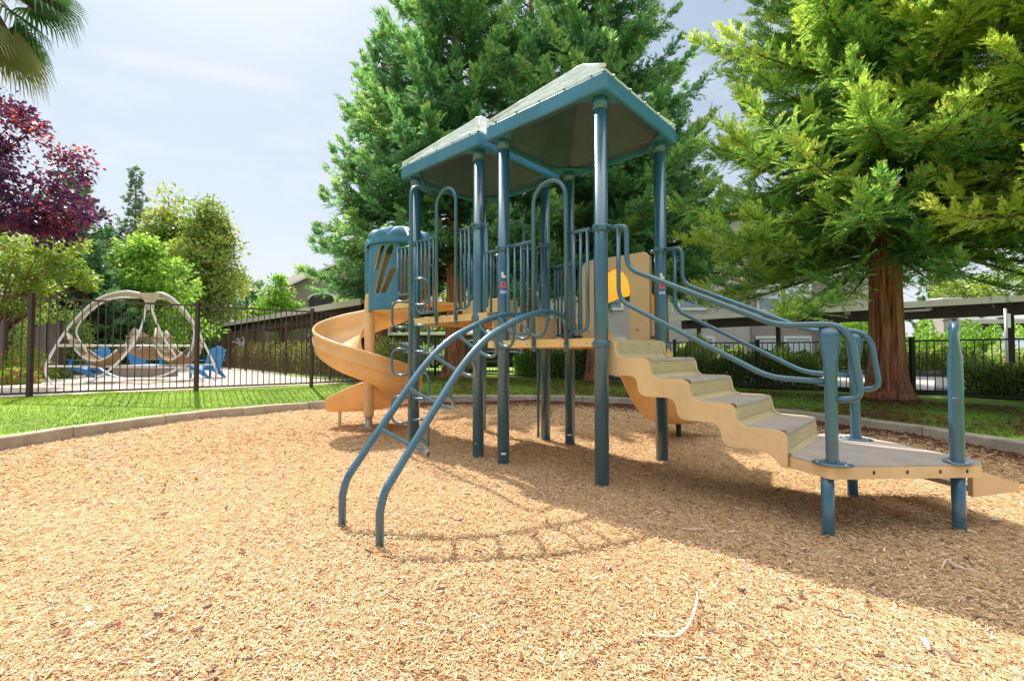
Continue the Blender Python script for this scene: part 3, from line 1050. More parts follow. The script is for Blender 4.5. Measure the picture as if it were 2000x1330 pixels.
# ---- arch climber
prof = [(-2.02, -.2), (-2.02, .20), (-1.985, .31), (-1.90, .42), (-1.50, .91), (-1.29, 1.135), (-1.08, 1.295), (-.86, 1.40), (-.66, 1.475), (-.42, 1.53), (-.25, 1.535), (HV, 1.505)]
def railpt(u, v, z): return L(u, v, z)
ac = None
rails = []
for u0, u1 in ((.80, .74), (.325, .345)):
    pts = []
    for i, (v, z) in enumerate(prof):
        t = (v + 2.02) / 1.96
        pts.append(L(u0 + (u1 - u0) * t, v, z))
    cur = smooth_curve([pts[0], pts[1]], 1)[:-1] + smooth_curve(pts[1:], 5)
    mb = MB().tube(cur, .0265, 14)
    rails.append((u0, u1))
    if ac is None:
        ac = part(mb, 'arch_climber', M['blue'])
    else:
        part(mb, 'rail', M['blue'], ac)
rp = [(-1.74, .62), (-1.505, .905), (-1.27, 1.155), (-1.02, 1.33), (-.80, 1.425), (-.56, 1.505), (-.33, 1.535)]
for i, (v, z) in enumerate(rp):
    a, b = rp[max(i - 1, 0)], rp[min(i + 1, len(rp) - 1)]
    tg = Vector((b[0] - a[0], b[1] - a[1])).normalized()
    nv, nz_ = tg.y, -tg.x          # below the rail
    t = (v + 2.02) / 1.96
    uf, un = rails[0][0] + (rails[0][1] - rails[0][0]) * t, rails[1][0] + (rails[1][1] - rails[1][0]) * t
    pts = []
    dep = .215
    for s in np.linspace(0, 1, 25):
        # a bar that leaves the far rail gently and swings back up into the near one
        dp = dep * (math.sin(PI * min(1, s ** 1.35)) ** .75 if 0 < s < 1 else 0)
        uu = uf + (un - uf) * (s * 1.0) - .055 * math.sin(PI * s) * s
        pts.append(L(uu, v + nv * dp, z + nz_ * dp))
    rr = [.014 + .009 * max(0, 1 - k / 3) + .009 * max(0, 1 - (24 - k) / 2.5) for k in range(25)]
    part(MB().tube(pts, rr, 10), 'rung', M['blue'], ac)

# ---- loop pole climber
lp = L(2.27, -.454, 0)
top = L(2.29, HV + .0, 3.14)
pts = fillet([Vector((lp.x, lp.y, -.2)), Vector((lp.x, lp.y, 3.15)), Vector((top.x, top.y, 3.02)) + Vector((0, 0, .10))], .16, 9)
pole = part(MB().tube(pts, .0235, 12), 'loop_climber', M['blue'])
wd_ = Vector((.985, -.17, 0))
zz = [2.02, 1.76, 1.48, 1.21, .94, .66, .40]
for i in range(len(zz)):
    sg = 1 if i % 2 == 0 else -1
    z0 = zz[i]
    h = .30
    e = .225
    b = Vector((lp.x, lp.y, 0))
    path = fillet([b + Vector((0, 0, z0)), b + wd_ * sg * e + Vector((0, 0, z0 + .02)), b + wd_ * sg * e + Vector((0, 0, z0 - h)), b + Vector((0, 0, z0 - h + .015))], .125, 8)
    if i == len(zz) - 1:
        path = fillet([b + Vector((0, 0, z0)), b + wd_ * sg * e + Vector((0, 0, z0 + .02)), b + wd_ * sg * e + Vector((0, 0, -.08))], .14, 8)
    part(MB().tube(path, .0142, 10), 'loop', M['blue'], pole)
part(MB().tube([L(1.756, 1.154 + .09, -.2), L(1.756, 1.154 + .09, Z1 + .5)], .019, 10), 'back_pole', M['blue'])

# ---- stairs
V0, V1 = .085, 1.150
noses = [(-.075, 1.30), (-.405, 1.130), (-.745, .960), (-1.090, .792), (-1.428, .628)]
st = None
def step_outline(top_off, drop, z_end, u_off=0.0):
    """rounded stair line seen from the side as (u, z) list from top to bottom"""
    pts = [(noses[0][0] + .05, noses[0][1] + top_off)]
    for i in range(len(noses)):
        u, z = noses[i]
        pts.append((u, z + top_off))
        if i < len(noses) - 1:
            pts.append((u - .01, noses[i + 1][1] + top_off))
    return pts
for vs, ve in ((V0, V0 + .045), (V1 - .045, V1)):
    up = step_outline(.0, 0, 0)
    up = [(.045, 1.285)] + [(u - .0, z) for u, z in up[1:]]
    line = [Vector((u, z, 0)) for u, z in up] + [Vector((-1.43, .375, 0))]
    top_f = fillet(line, [0, .07] + [.115, .10] * 4 + [.02, 0][:max(0, len(line) - 10)] if False else .085, 7)
    low = []
    for (u, z) in up[1:]:
        low.append(Vector((u + .105, z - .155, 0)))
    low = [Vector((.045, 1.285 - .21, 0))] + low[1:-1] + [Vector((-1.30, .375 + .10, 0)), Vector((-1.40, .375, 0))]
    low_f = fillet(low, .10, 7)
    # match counts by sampling arc length
    def resample(p, n):
        ds = [0]
        for a, b in zip(p, p[1:]):
            ds.append(ds[-1] + (b - a).length)
        out = []
        j = 0
        for k in range(n):
            t = ds[-1] * k / (n - 1)
            while j < len(ds) - 2 and ds[j + 1] < t:
                j += 1
            w = (t - ds[j]) / max(ds[j + 1] - ds[j], 1e-9)
            out.append(p[j].lerp(p[j + 1], min(1, max(0, w))))
        return out
    n_ = 120
    a_, b_ = resample(top_f, n_), resample(low_f, n_)
    rows = []
    for i in range(n_):
        q, w = a_[i], b_[i]
        rows.append([L(q.x, vs, q.y), L(q.x, ve, q.y), L(w.x, ve, w.y), L(w.x, vs, w.y)])
    mb = MB().grid(rows, closed_v=True, smooth=False)
    mb.f += [(0, 1, 2, 3), tuple(len(mb.v) - 4 + k for k in (3, 2, 1, 0))]
    mb.s += [False, False]
    mb.mi += [0, 0]
    if st is None:
        st = part(mb, 'staircase', M['tan'])
    else:
        part(mb, 'stringer', M['stair'], st)
va, vb = V0 + .045, V1 - .045
# treads with rounded nose, ribbed risers
for i in range(4):
    u1, z1 = noses[i + 1]
    u0 = noses[i][0]
    tr_ = MB()
    rows = []
    pr = [(u0 + .02, z1 - .006), (u0 - .03, z1), (u1 + .022, z1), (u1 + .008, z1 - .004), (u1 - .002, z1 - .014), (u1 - .002, z1 - .03)]
    for (u, z) in pr:
        rows.append([L(u, v, z) for v in np.linspace(va, vb, 8)])
    tr_.grid(rows)
    part(tr_, 'tread', M['tread'], st)
for i in range(5):
    u0, z0 = noses[i]
    zb = noses[i + 1][1] if i < 4 else .455
    rs = MB()
    rows = []
    nr_ = 40
    for k in range(nr_ + 1):
        t = k / nr_
        z = z0 - .03 - (z0 - .03 - zb) * t if i else z0 - (z0 - zb) * t
        rib = .004 * abs(math.sin(t * PI * 9)) if (.05 < t < .72 and i) else 0
        cove = .05 * max(0, (t - .75) / .25) ** 2
        rows.append([L(u0 + .004 - rib - cove, v, z) for v in (va, (va + vb) / 2, vb)])
    rs.grid(rows, smooth=True)
    part(rs, 'riser', M['stair'], st)
bl = MB()
for v in np.linspace(va + .08, vb - .06, 4):
    bl.lathe(L(-.078, v, 1.262), [(.011, 0), (.009, .005)], 8, axis=-UD)
part(bl, 'stair_bolts', M['bolt'], st)

# ---- transfer landing
LZ = .462
poly = [(-1.425, .12), (-1.70, -.06), (-2.40, .66), (-2.40, .76), (-1.66, 1.44), (-1.425, 1.28)]
pts = fillet([L(u, v, LZ - .012) for u, v in poly], .035, 4, True)
ld = part(MB().prism(pts, Vector((0, 0, .012))), 'landing', M['tread'])
sk = MB()
inner = 0
rows = []
cc = L(-1.85, .68, 0)
for off, z in ((-.004, LZ - .0125), (.004, LZ - .016), (.004, LZ - .086), (-.012, LZ - .086), (-.012, LZ - .02)):
    rows.append([Vector((p.x, p.y, 0)) + (Vector((p.x, p.y, 0)) - cc).normalized() * off + Vector((0, 0, z)) for p in pts])
sk.grid(rows, closed_v=True, smooth=False)
part(sk, 'skirt', M['tan'], ld)
sl2 = MB()
e0, e1 = L(-1.70, -.06, 0), L(-2.40, .66, 0)
dd = (e1 - e0).normalized()
for t in (.28, .50, .72, .90):
    q = e0.lerp(e1, t) + Vector((0, 0, LZ - .045))
    sl2.box(q - Vector((dd.y, -dd.x, 0)) * -.0035, .006, .0025, .011, (dd, Vector((dd.y, -dd.x, 0)), UP))
part(sl2, 'skirt_slots', M['dark_interior'], ld)
legs = [(-1.672, -.0, 'a'), (-1.675, 1.12, 'b'), (-2.29, .62, 'c')]
hand = [( -1.70, .0), (-1.70, 1.15), (-2.29, .62)]
for (u, v, k) in legs:
    lo = part(MB().lathe(L(u, v, -.2), [(.037, 0), (.037, .2 + LZ - .02)], 18), 'leg', M['blue'], ld)
def flat_post(u, v, ztop, side, wide):
    mb = MB()
    n_ = 16
    rows = []
    for (z, ra, rb) in ((LZ, .036, .036), (LZ + .30, .036, .036), (ztop - .34, .037, .037), (ztop - .22, .042, .035), (ztop - .13, .056, .026), (ztop - .07, .060, .021), (ztop, .060, .020)):
        ra, rb = ra * wide, rb * wide
        rows.append([L(u, v, z) + side * (ra * math.cos(2 * PI * k / n_)) + UP.cross(side) * (rb * math.sin(2 * PI * k / n_)) for k in range(n_)])
    mb.grid(rows, closed_v=True)
    mb.f.append(tuple(len(mb.v) - n_ + k for k in range(n_)))
    mb.s.append(False)
    mb.mi.append(0)
    o = part(mb, 'landing_post', M['blue'])
    bp = MB()
    rows = []
    for (sc_, z) in ((1, LZ + .001), (1, LZ + .007), (.94, LZ + .011), (.40, LZ + .012), (.36, LZ + .03), (.33, LZ + .031)):
        rows.append([L(u, v, z) + side * (.115 * sc_ * math.cos(2 * PI * k / 28)) + UP.cross(side) * (.075 * sc_ * math.sin(2 * PI * k / 28)) for k in range(28)])
    bp.grid(rows, closed_v=True, smooth=False)
    part(bp, 'base_plate', M['blue'], o)
    bb = MB()
    for sx in (-1, 1):
        for sy in (-1, 1):
            bb.lathe(L(u, v, LZ + .009) + side * (.075 * sx) + UP.cross(side) * (.038 * sy), [(.010, 0), (.010, .006), (.005, .009)], 8)
    part(bb, 'base_bolts', M['grey_metal'], o)
    return o
flat_post(-1.70, .0, 1.335, UD, 1)
flat_post(-1.70, 1.15, 1.335, UD, 1)
# the third post carries a hand loop that leans away from the stairs
o3 = flat_post(-2.29, .62, 1.36, Vector((.69, .724, 0)).normalized(), 1.08)
ld3 = Vector((.675, .738, 0)).normalized()
b = L(-2.29, .62, 0)
loop = fillet([b + Vector((0, 0, 1.20)), b + Vector((0, 0, 1.365)), b + ld3 * .30 + Vector((0, 0, 1.35)), b + ld3 * .30 + Vector((0, 0, .90)), b - ld3 * .05 + Vector((0, 0, .86))], .09, 7)
part(MB().tube(loop, .024, 12), 'hand_loop', M['blue'], o3)

# ---- stair hand rails
for vh, z_up, nm in ((.0, 0, 'n'), (SQ - .04, 0, 'f')):
    vl = 0 if vh == 0 else 1.15
    hi = [L(-.075, vh, 2.285), L(-.255, vh, 2.275), L(-.258, vh, 1.90), L(-1.405, vl, 1.36), L(-1.80, vl, 1.355), L(-1.86, vl, .885), L(-1.70, vl, .875)]
    lo_ = [L(-.175, vh, 2.275), L(-.178, vh, 1.63), L(-1.345, vl, 1.005), L(-1.70, vl, .985)]
    hr = part(MB().tube(fillet(hi, [0, .07, .11, .10, .14, .12, 0], 8), .0215, 12), 'handrail', M['blue'])
    part(MB().tube(fillet(lo_, [0, .11, .10, 0], 8), .0195, 12), 'lower_rail', M['blue'], hr)

# ---- low access step beyond the landing
e0, e1 = L(-2.37, .80, 0), L(-1.75, 1.36, 0)
ed = (e1 - e0).normalized()
eo = Vector((-ed.y, ed.x, 0))
if eo.dot(L(-1.85, .68, 0) - e0) > 0:
    eo = -eo
asq = None
for q in (e0 + ed * .02, e1 - ed * .06):
    pts = [q + eo * .015 + Vector((0, 0, .385)), q + eo * .05 + Vector((0, 0, .385)), q + eo * .36 + Vector((0, 0, .285)), q + eo * .36 + Vector((0, 0, .235)), q + eo * .015 + Vector((0, 0, .205))]
    side_plate = MB().prism(pts, ed * .035)
    if asq is None:
        asq = part(side_plate, 'access_step', M['tan'])
    else:
        part(side_plate, 'side_plate', M['tan'], asq)
mid = (e0 + e1) / 2 + eo * .20
part(MB().bbox(Vector((mid.x, mid.y, .245)), (e1 - e0).length / 2 - .07, .15, .02, (ed, eo, UP)), 'step_board', M['tread'], asq)

# ---- spiral slide
SC0 = Vector((-2.214, 7.153, 0))
kk = [(-25, 1.88), (0, 1.84), (45, 1.72), (90, 1.57), (135, 1.41), (180, 1.215), (225, 1.02), (270, .835), (315, .65), (360, .475), (405, .345), (440, .285), (460, .265)]
def floor_z(d):
    for (a, za), (b_, zb) in zip(kk, kk[1:]):
        if a <= d <= b_:
            return za + (zb - za) * (d - a) / (b_ - a)
    return kk[-1][1]
R0 = .455
wall_o = [(.335, .415), (.352, .425), (.365, .405), (.366, .375), (.350, .345), (.346, .285), (.362, .268), (.358, .20), (.330, .185), (.326, .135), (.330, .115), (.315, .085), (.285, .05), (.20, -.01), (.08, -.03), (-.06, -.03), (-.19, -.01), (-.26, .04), (-.30, .11), (-.325, .20), (-.335, .255),
          (-.315, .262), (-.305, .21), (-.27, .12), (-.22, .065), (-.14, .03), (.0, .02), (.12, .03), (.22, .07), (.285, .14), (.31, .23), (.325, .34)]
rows = []
for d in range(-25, 456, 6):
    a = R(d)
    rd, z = Vector((math.cos(a), math.sin(a), 0)), floor_z(d)
    ws = 1.0
    iw = 1 + .75 * max(0, (d - 395) / 60)
    rows.append([SC0 + rd * (R0 + x_) + Vector((0, 0, z + y_ * (iw if x_ < -.1 and y_ > .03 else 1))) for x_, y_ in wall_o])
# straight run-out, heading towards the pool side
a = R(455)
rd = Vector((math.cos(a), math.sin(a), 0))
tg = Vector((-rd.y, rd.x, 0))
for i in range(1, 15):
    s = i * .05
    sc_ = 1 - .55 * max(0, (s - .12) / .58) ** 1.2
    flare = 1.0
    zf = .262 - .02 * s
    rows.append([SC0 + rd * (R0 + x_ * flare) + tg * s + Vector((0, 0, zf + (y_ * sc_ * (1.75 if x_ < -.1 and y_ > .03 else 1) if y_ > 0 else y_))) for x_, y_ in wall_o])
for r_ in rows[-1:]:
    pass
mb = MB().grid(rows, closed_v=True)
nn = len(wall_o)
for base in (0, len(mb.v) - nn):
    h = (nn - 10) // 2 + 9
    # end caps as strips between outer and inner skin
    for k in range(1, 17):
        o_, i_ = k, min(nn - 1, max(18, 29 - int(round(k * 11 / 17)) - 0))
    mb.f.append(tuple(base + k for k in range(nn)))
    mb.s.append(False)
    mb.mi.append(0)
ss = part(mb, 'spiral_slide', M['slide'])
col = MB().lathe(SC0, [(.062, .19), (.075, .20), (.078, .26), (.078, 1.93), (.074, 1.99), (.066, 2.02), (.066, 2.10)], 24)
part(col, 'slide_column', M['tan'], ss)
part(MB().lathe(SC0, [(.056, -.2), (.056, .20)], 20), 'column_foot', M['grey_metal'], ss)
upc = MB().lathe(SC0, [(.074, 2.10), (.078, 2.11), (.078, 2.90), (.066, 2.93), (.04, 2.94)], 24)
part(upc, 'upper_column', M['teal'], ss)
q = SC0 + Vector((.0, -.079, 2.06))
part(MB().lathe(q, [(.018, 0), (.018, .006), (.008, .012)], 12, axis=Vector((.1, -1, 0)).normalized()), 'column_bolt', M['bolt'], ss)
ex = SC0 + rd * R0 + tg * .52
part(MB().bbox(Vector((ex.x, ex.y - .12, .05)), .022, .022, .24), 'exit_leg', M['tan'], ss)

# hood over the slide mouth: round tower wall with slanted slots, scalloped dome
HC = SC0 + Vector((.50, -.07, 0))
HR = .475
z0, z1 = 1.80, 2.84
hm = MB()
# wall as a fine grid with the slot cells left out, two skins
NA, NZ = 150, 84
a_open0, a_open1 = R(-78), R(30)      # mouth facing the deck
def in_slot(a, z):
    # slots on the camera side; s = arc length in metres from the column edge
    s = (a - R(-150)) * HR
    for (sb, s_t, zb_, zt_, w) in ((.205, .335, 2.38, 2.745, .085), (.225, .475, 2.045, 2.755, .105), (.335, .515, 2.035, 2.41, .105)):
        t = (z - zb_) / (zt_ - zb_)
        if 0 < t < 1:
            cs_ = sb + (s_t - sb) * t
            hw = w / 2 * (1 if t < .86 else math.sqrt(max(0, 1 - ((t - .86) / .14) ** 2)))
            if abs(s - cs_) < hw:
                return True
    return False
start, end = a_open1, a_open0 + 2 * PI
idx = {}
def vid(mb_, store, i, k, r_):
    key = (i, k, r_)
    if key not in store:
        a = start + (end - start) * i / NA
        z = z0 + (z1 - z0) * k / NZ
        store[key] = len(mb_.v)
        mb_.v.append(tuple(HC + Vector((r_ * math.cos(a), r_ * math.sin(a), z))))
    return store[key]
open_ = {}
for i in range(NA):
    for k in range(NZ):
        a = start + (end - start) * (i + .5) / NA
        aa = a if a < PI else a - 2 * PI
        z = z0 + (z1 - z0) * (k + .5) / NZ
        open_[(i, k)] = in_slot(aa, z)
RO, RI = HR, HR - .022
for i in range(NA):
    for k in range(NZ):
        if open_[(i, k)]:
            continue
        hm.f.append((vid(hm, idx, i, k, RO), vid(hm, idx, i + 1, k, RO), vid(hm, idx, i + 1, k + 1, RO), vid(hm, idx, i, k + 1, RO)))
        hm.s.append(True)
        hm.mi.append(0)
        hm.f.append((vid(hm, idx, i, k + 1, RI), vid(hm, idx, i + 1, k + 1, RI), vid(hm, idx, i + 1, k, RI), vid(hm, idx, i, k, RI)))
        hm.s.append(True)
        hm.mi.append(1)
        for (di, dk, e) in ((-1, 0, ((0, 0), (0, 1))), (1, 0, ((1, 1), (1, 0))), (0, -1, ((1, 0), (0, 0))), (0, 1, ((0, 1), (1, 1)))):
            nb_ = open_.get((i + di, k + dk))
            if nb_ or nb_ is None:
                (p_, q_), (r1, s1) = e
                hm.f.append((vid(hm, idx, i + p_, k + q_, RO), vid(hm, idx, i + r1, k + s1, RO), vid(hm, idx, i + r1, k + s1, RI), vid(hm, idx, i + p_, k + q_, RI)))
                hm.s.append(False)
                hm.mi.append(1 if nb_ else 0)
hd = part(hm, 'slide_hood', [M['teal'], M['tan']])
dm = MB()
NS = 11
NL = 14
RD = HR + .022
def lobes(fn):
    row = []
    for k in range(NS * NL):
        a = 2 * PI * k / (NS * NL)
        f = (k % NL) / NL * 2 - 1
        row.append(fn(a, f))
    return row
def dp(a, r_, z):
    return HC + Vector((r_ * math.cos(a), r_ * math.sin(a), z))
arch_h = lambda f: .125 * math.sqrt(max(0, 1 - f * f)) ** .9
zb_ = z1 + .03
dm.grid([lobes(lambda a, f: dp(a, RD + .008, z1 - .07)), lobes(lambda a, f: dp(a, RD + .014, z1 - .05)), lobes(lambda a, f: dp(a, RD + .008, z1 - .03)), lobes(lambda a, f: dp(a, RD - .004, zb_))], closed_v=True)
dm.grid([lobes(lambda a, f, q=q: dp(a, RD - .004 - .035 * q ** 2 + .012 * (1 - f * f) * math.sin(PI * q), zb_ + arch_h(f) * q)) for q in np.linspace(0, 1, 6)], closed_v=True)
dm.grid([lobes(lambda a, f, q=q: dp(a, (RD - .039) * (1 - q), (zb_ + arch_h(f)) * (1 - q) + (z1 + .30) * q + .055 * math.sin(PI * q) * (1 - .9 * (1 - f * f)) * (1 - q))) for q in np.linspace(0, .985, 9)], closed_v=True)
part(dm, 'dome', M['teal'], hd)
part(MB().lathe(HC + Vector((0, 0, z1 - .06)), [(HR - .04, 0), (HR - .04, .03)], 32), 'dome_lining', M['green_dome'], hd)
part(MB().lathe(HC + Vector((HR * math.cos(R(-106)), HR * math.sin(R(-106)), z1 - .02)), [(.012, 0), (.012, .05), (.004, .052)], 8), 'dome_clip', M['teal'], hd)
# seat floor and lip under the hood, and the little bridge from the deck
part(MB().lathe(HC + Vector((0, 0, 1.80)), [(.40, 0), (.44, .02), (.44, .05), (.40, .06)], 32), 'hood_floor', M['stair'], hd)
d0 = L(T1 + SQ + .05, .40, 0)
bd = (HC - d0)
bd.z = 0
bl_ = bd.length - .40
bd.normalize()
bs = Vector((-bd.y, bd.x, 0))
bm_ = d0 + bd * (bl_ / 2)
br = part(MB().bbox(Vector((bm_.x, bm_.y, Z1 + .26)), bl_ / 2, .36, .012, (bd, bs, UP)).bbox(Vector((bm_.x, bm_.y, Z1 + .225)) + bs * .35, bl_ / 2, .02, .05, (bd, bs, UP)).bbox(Vector((bm_.x, bm_.y, Z1 + .225)) - bs * .35, bl_ / 2, .02, .05, (bd, bs, UP)), 'slide_bridge', M['deck'])
part(MB().bbox(L(2.42, .98, Z1 + .14), .36, .20, .14, (UD, VD, UP), .012), 'step_box', M['stair'])

# ---- straight slide behind the stairs, with its arched entry panel
PZ0, PZ1 = Z2 + .02, 2.30
uo0, uo1 = .355, .79
up_ = []
for (u, z) in ((.118, PZ0), (.118, PZ1), (1.0, PZ1), (1.0, PZ0)):
    up_.append((u, z))
arch = [(uo1, PZ0)] + [(uo1, 1.62)] + [((uo0 + uo1) / 2 + (uo1 - uo0) / 2 * math.cos(a), 1.86 + .30 * math.sin(a)) for a in np.linspace(0, PI, 15)] + [(uo0, 1.62), (uo0, PZ0)]
outl = up_[:1] + up_[1:3] + up_[3:] + arch
pn = MB()
# build as left jamb, right jamb and arched header strips so that every face is convex
def slab(poly_):
    pn.prism([L(u, SQ - .03, z) for u, z in poly_], VD * .06)
sp = []
inner = arch[1:-1]
outer = []
for (u, z) in inner:
    t = (u - (uo0 + uo1) / 2) / ((uo1 - uo0) / 2)
    if z <= 1.86 - .001:
        outer.append((1.0 if t > 0 else .118, z))
    else:
        ang = math.atan2((z - 1.86) / .30, t)
        if ang < PI / 4:
            outer.append((1.0, 1.86 + (PZ1 - 1.86) * ang / (PI / 4)))
        elif ang > PI * .75:
            outer.append((.118, 1.86 + (PZ1 - 1.86) * (PI - ang) / (PI / 4)))
        else:
            w = (ang - PI / 4) / (PI / 2)
            outer.append((1.0 + (.118 - 1.0) * w, PZ1))
inner = [arch[0]] + inner + [arch[-1]]
outer = [(1.0, PZ0)] + outer + [(.118, PZ0)]
rows = []
for (iu, iz), (ou, oz) in zip(inner, outer):
    rows.append([L(iu, SQ - .03, iz), L(ou, SQ - .03, oz), L(ou, SQ + .03, oz), L(iu, SQ + .03, iz)])
pn.grid(rows, closed_v=True, smooth=False)
pn.f += [(0, 1, 2, 3), tuple(len(pn.v) - 4 + k for k in (3, 2, 1, 0))]
pn.s += [False] * 2
pn.mi += [0] * 2
sd = part(pn, 'slide_panel', M['tan'])
pb = MB()
for u in (.26, .90):
    pb.lathe(L(u, SQ - .031, 1.44), [(.019, 0), (.019, .005), (.008, .010)], 12, axis=-VD)
part(pb, 'panel_bolts', M['grey_metal'], sd)
# chute
cl = [(1.20, 1.275), (1.38, 1.25), (1.58, 1.10), (1.80, .875), (2.02, .64), (2.22, .44), (2.42, .31), (2.62, .25), (2.85, .225), (3.10, .215), (3.40, .205)]
cp = smooth_curve([Vector((v, z, 0)) for v, z in cl], 4)
hw = .33
sec = [(-hw - .02, .30), (-hw, .31), (-hw + .02, .29), (-hw + .03, .20), (-hw + .07, .07), (-hw + .14, .015), (0, .0), (hw - .14, .015), (hw - .07, .07), (hw - .03, .20), (hw - .02, .29), (hw, .31), (hw + .02, .30), (hw + .012, .18), (hw - .02, .03), (hw - .10, -.035), (0, -.055), (-hw + .10, -.035), (-hw + .02, .03), (-hw - .012, .18)]
rows = []
for i, p in enumerate(cp):
    a, b_ = cp[max(i - 1, 0)], cp[min(i + 1, len(cp) - 1)]
    t = (b_ - a).normalized()
    nvz = Vector((-t.y, t.x))
    f = 1 if i < len(cp) - 5 else 1 - .09 * (i - len(cp) + 5)
    rows.append([L(.56 + x_, p.x + nvz.x * y_ * f, p.y + nvz.y * y_ * f) for x_, y_ in sec])
ch = MB().grid(rows, closed_v=True)
for base in (0, len(ch.v) - len(sec)):
    ch.f.append(tuple(base + k for k in range(len(sec))))
    ch.s.append(False)
    ch.mi.append(0)
slide2 = part(ch, 'straight_slide', M['slide'])
part(MB().bbox(L(.53, 2.90, .0), .028, .028, .22, (UD, VD, UP)), 'slide_leg', M['dark_interior'], slide2)
# moulded canopy over the top of the chute
rows = []
for s in np.linspace(0, 1, 9):
    v = SQ + .03 + s * .62
    row = []
    for a in np.linspace(-.06, PI + .06 - 0, 17):
        w = .29 - .02 * s
        cut = 1.05 * s * .9
        aa = cut + (PI - cut - a / PI * 0) * (a / PI) if True else a
        row.append(L((uo0 + uo1) / 2 + .0 + w * math.cos(aa), v, 1.70 - s * .18 + .50 * math.sin(max(0, aa)) if aa > 0 else 1.70 - s * .18))
    rows.append(row)
cn = MB().grid(rows)
part(cn, 'slide_canopy', M['hood'], sd)
# ------------------------------------------------------------ metal fences
def fence_run(name, label, cat, pts, h, m, pitch=0.112, post=0.036, rail=0.016, pk=0.0085, posts_at=None, group='metal picket fences', low=0.06, cap=True):
    """pts = fence posts as ground points; one panel object per bay"""
    pts = [Vector(p) for p in pts]
    root = thing(name, label, cat, tuple(pts[0]), group)
    for i, p in enumerate(pts):
        mb = MB().bbox(p + Vector((0, 0, h / 2 + .0)), post, post, h / 2 + .045, None, .006)
        if cap:
            mb.bbox(p + Vector((0, 0, h + .050)), post + .006, post + .006, .009, None, .005)
        part(mb, 'fence_post', m, root)
    for a, b in zip(pts, pts[1:]):
        d = b - a
        ln = d.length
        dx = d.normalized()
        hx = Vector((dx.x, dx.y, 0)).normalized()
        ax = (dx, Vector((-hx.y, hx.x, 0)), UP)
        mid = (a + b) / 2
        mb = MB()
        for z in (h - .03, low + .03):
            mb.box(mid + Vector((0, 0, z)), ln / 2 - post, rail, rail * 1.1, ax)
        n = int(ln / pitch)
        for k in range(1, n):
            q = a + d * (k / n)
            mb.box(q + Vector((0, 0, (h + low) / 2)), pk, pk, (h - low) / 2 - .028, (hx, ax[1], UP))
        part(mb, 'fence_panel', m, root)
    return root
def seat(p, z=None):
    return Vector((p.x, p.y, float(lawn_z(p.x, p.y)) if z is None else z))
F0 = gp(57, 775, .385)
F1 = at(383, 766, 9.80)
F2 = at(608, 752, 11.25)
corner = at(709, 748, 12.30)
Fm = F0 - (F1 - F0)
for q in (F0, F1, F2, corner, Fm):
    q.z = .36
fence_run('pool_fence', 'tall dark brown metal fence between the sunny lawn strip and the hammock patio', 'fence', [Fm, F0, F1, F2, corner], 1.85, M['fence'])
rp = [corner.copy()]
for (px, y) in ((645, 14.0), (558, 17.0), (514, 19.0), (480, 21.0), (450, 23.0), (424, 25.4)):
    q = at(px, 700, y)
    q.z = .38
    rp.append(q)
fence_run('pool_fence', 'tall brown metal fence running back along the clipped hedge beside the patio', 'fence', rp, 1.85, M['fence'])
fb = []
for px in (160, 235, 312, 372, 424):
    q = at(px, 700, 25.0)
    q.z = .38
    fb.append(q)
fence_run('pool_fence', 'brown metal fence seen small behind the white hammock frame', 'fence', fb, 1.75, M['fence'], .13)
pk = []
for (px, y) in ((2350, 6.4), (2010, 8.75), (1782, 10.0), (1480, 12.0), (1318, 13.45), (1145, 15.0), (1040, 15.9), (850, 16.4), (709, 15.6)):
    q = at(px, 720, y)
    pk.append(seat(q))
fence_run('car_park_fence', 'low black metal fence along the car park behind the redwood trunks', 'fence', pk, 1.24, M['fence_dark'], .115, .04)
# ------------------------------------------------------------ brown board screens beside the patio
def screen(name, label, p0, p1, h, n):
    p0, p1 = Vector(p0), Vector(p1)
    root = thing(name, label, 'screen', tuple(p0), 'brown board screens')
    d = (p1 - p0)
    dx = d.normalized()
    ax = (dx, Vector((-dx.y, dx.x, 0)), UP)
    part(MB().bbox((p0 + p1) / 2 + Vector((0, 0, h / 2)), d.length / 2, .025, h / 2, ax), 'board_panel', M['brown_panel'], root)
    for k in range(n + 1):
        q = p0 + d * (k / n)
        part(MB().bbox(q + Vector((0, 0, h / 2 + .03)), .06, .05, h / 2 + .03, ax).bbox(q + Vector((0, 0, h + .07)), .07, .06, .012, ax), 'screen_post', M['fence'], root)
    return root
screen('board_screen', 'brown board screen with square posts beside the hammock frame', at(66, 720, 16.0) * 1 - Vector((0, 0, 0)), at(116, 716, 15.2), 1.45, 2)
screen('board_screen', 'short brown board screen behind the red flowers', at(-40, 725, 13.6), at(7, 727, 13.4), 1.45, 1)

# ------------------------------------------------------------ hammock frame with three hammocks
HZ = .385
hub = at(291, 583, 13.2)
hs = thing('hammock_stand', 'cream three-legged hoop frame on the patio holding three tan hammocks', 'hammock stand', tuple(Vector((hub.x, hub.y, HZ))))
def pxs(lst):
    return [at(*q) for q in lst]
lpts = pxs([(284, 577, 13.2), (262, 571, 13.15), (235, 570, 13.0), (190, 585, 12.7), (140, 632, 12.3), (104, 685, 12.05), (89, 720, 11.95)]) 
lbot = [at(99, 746, 11.8), at(126, 754, 11.7), at(170, 747, 11.8), at(212, 724, 12.1), at(252, 684, 12.6), at(275, 642, 13.0), at(284, 605, 13.2), at(287, 585, 13.2)]
rpts = pxs([(297, 577, 13.2), (312, 572, 13.25), (340, 585, 13.3), (375, 625, 13.4), (402, 678, 13.45), (420, 716, 13.45), (422, 735, 13.4)])
rbot = [at(410, 744, 13.35), at(388, 736, 13.35), at(352, 707, 13.35), at(322, 664, 13.3), at(302, 620, 13.2), at(294, 590, 13.2)]
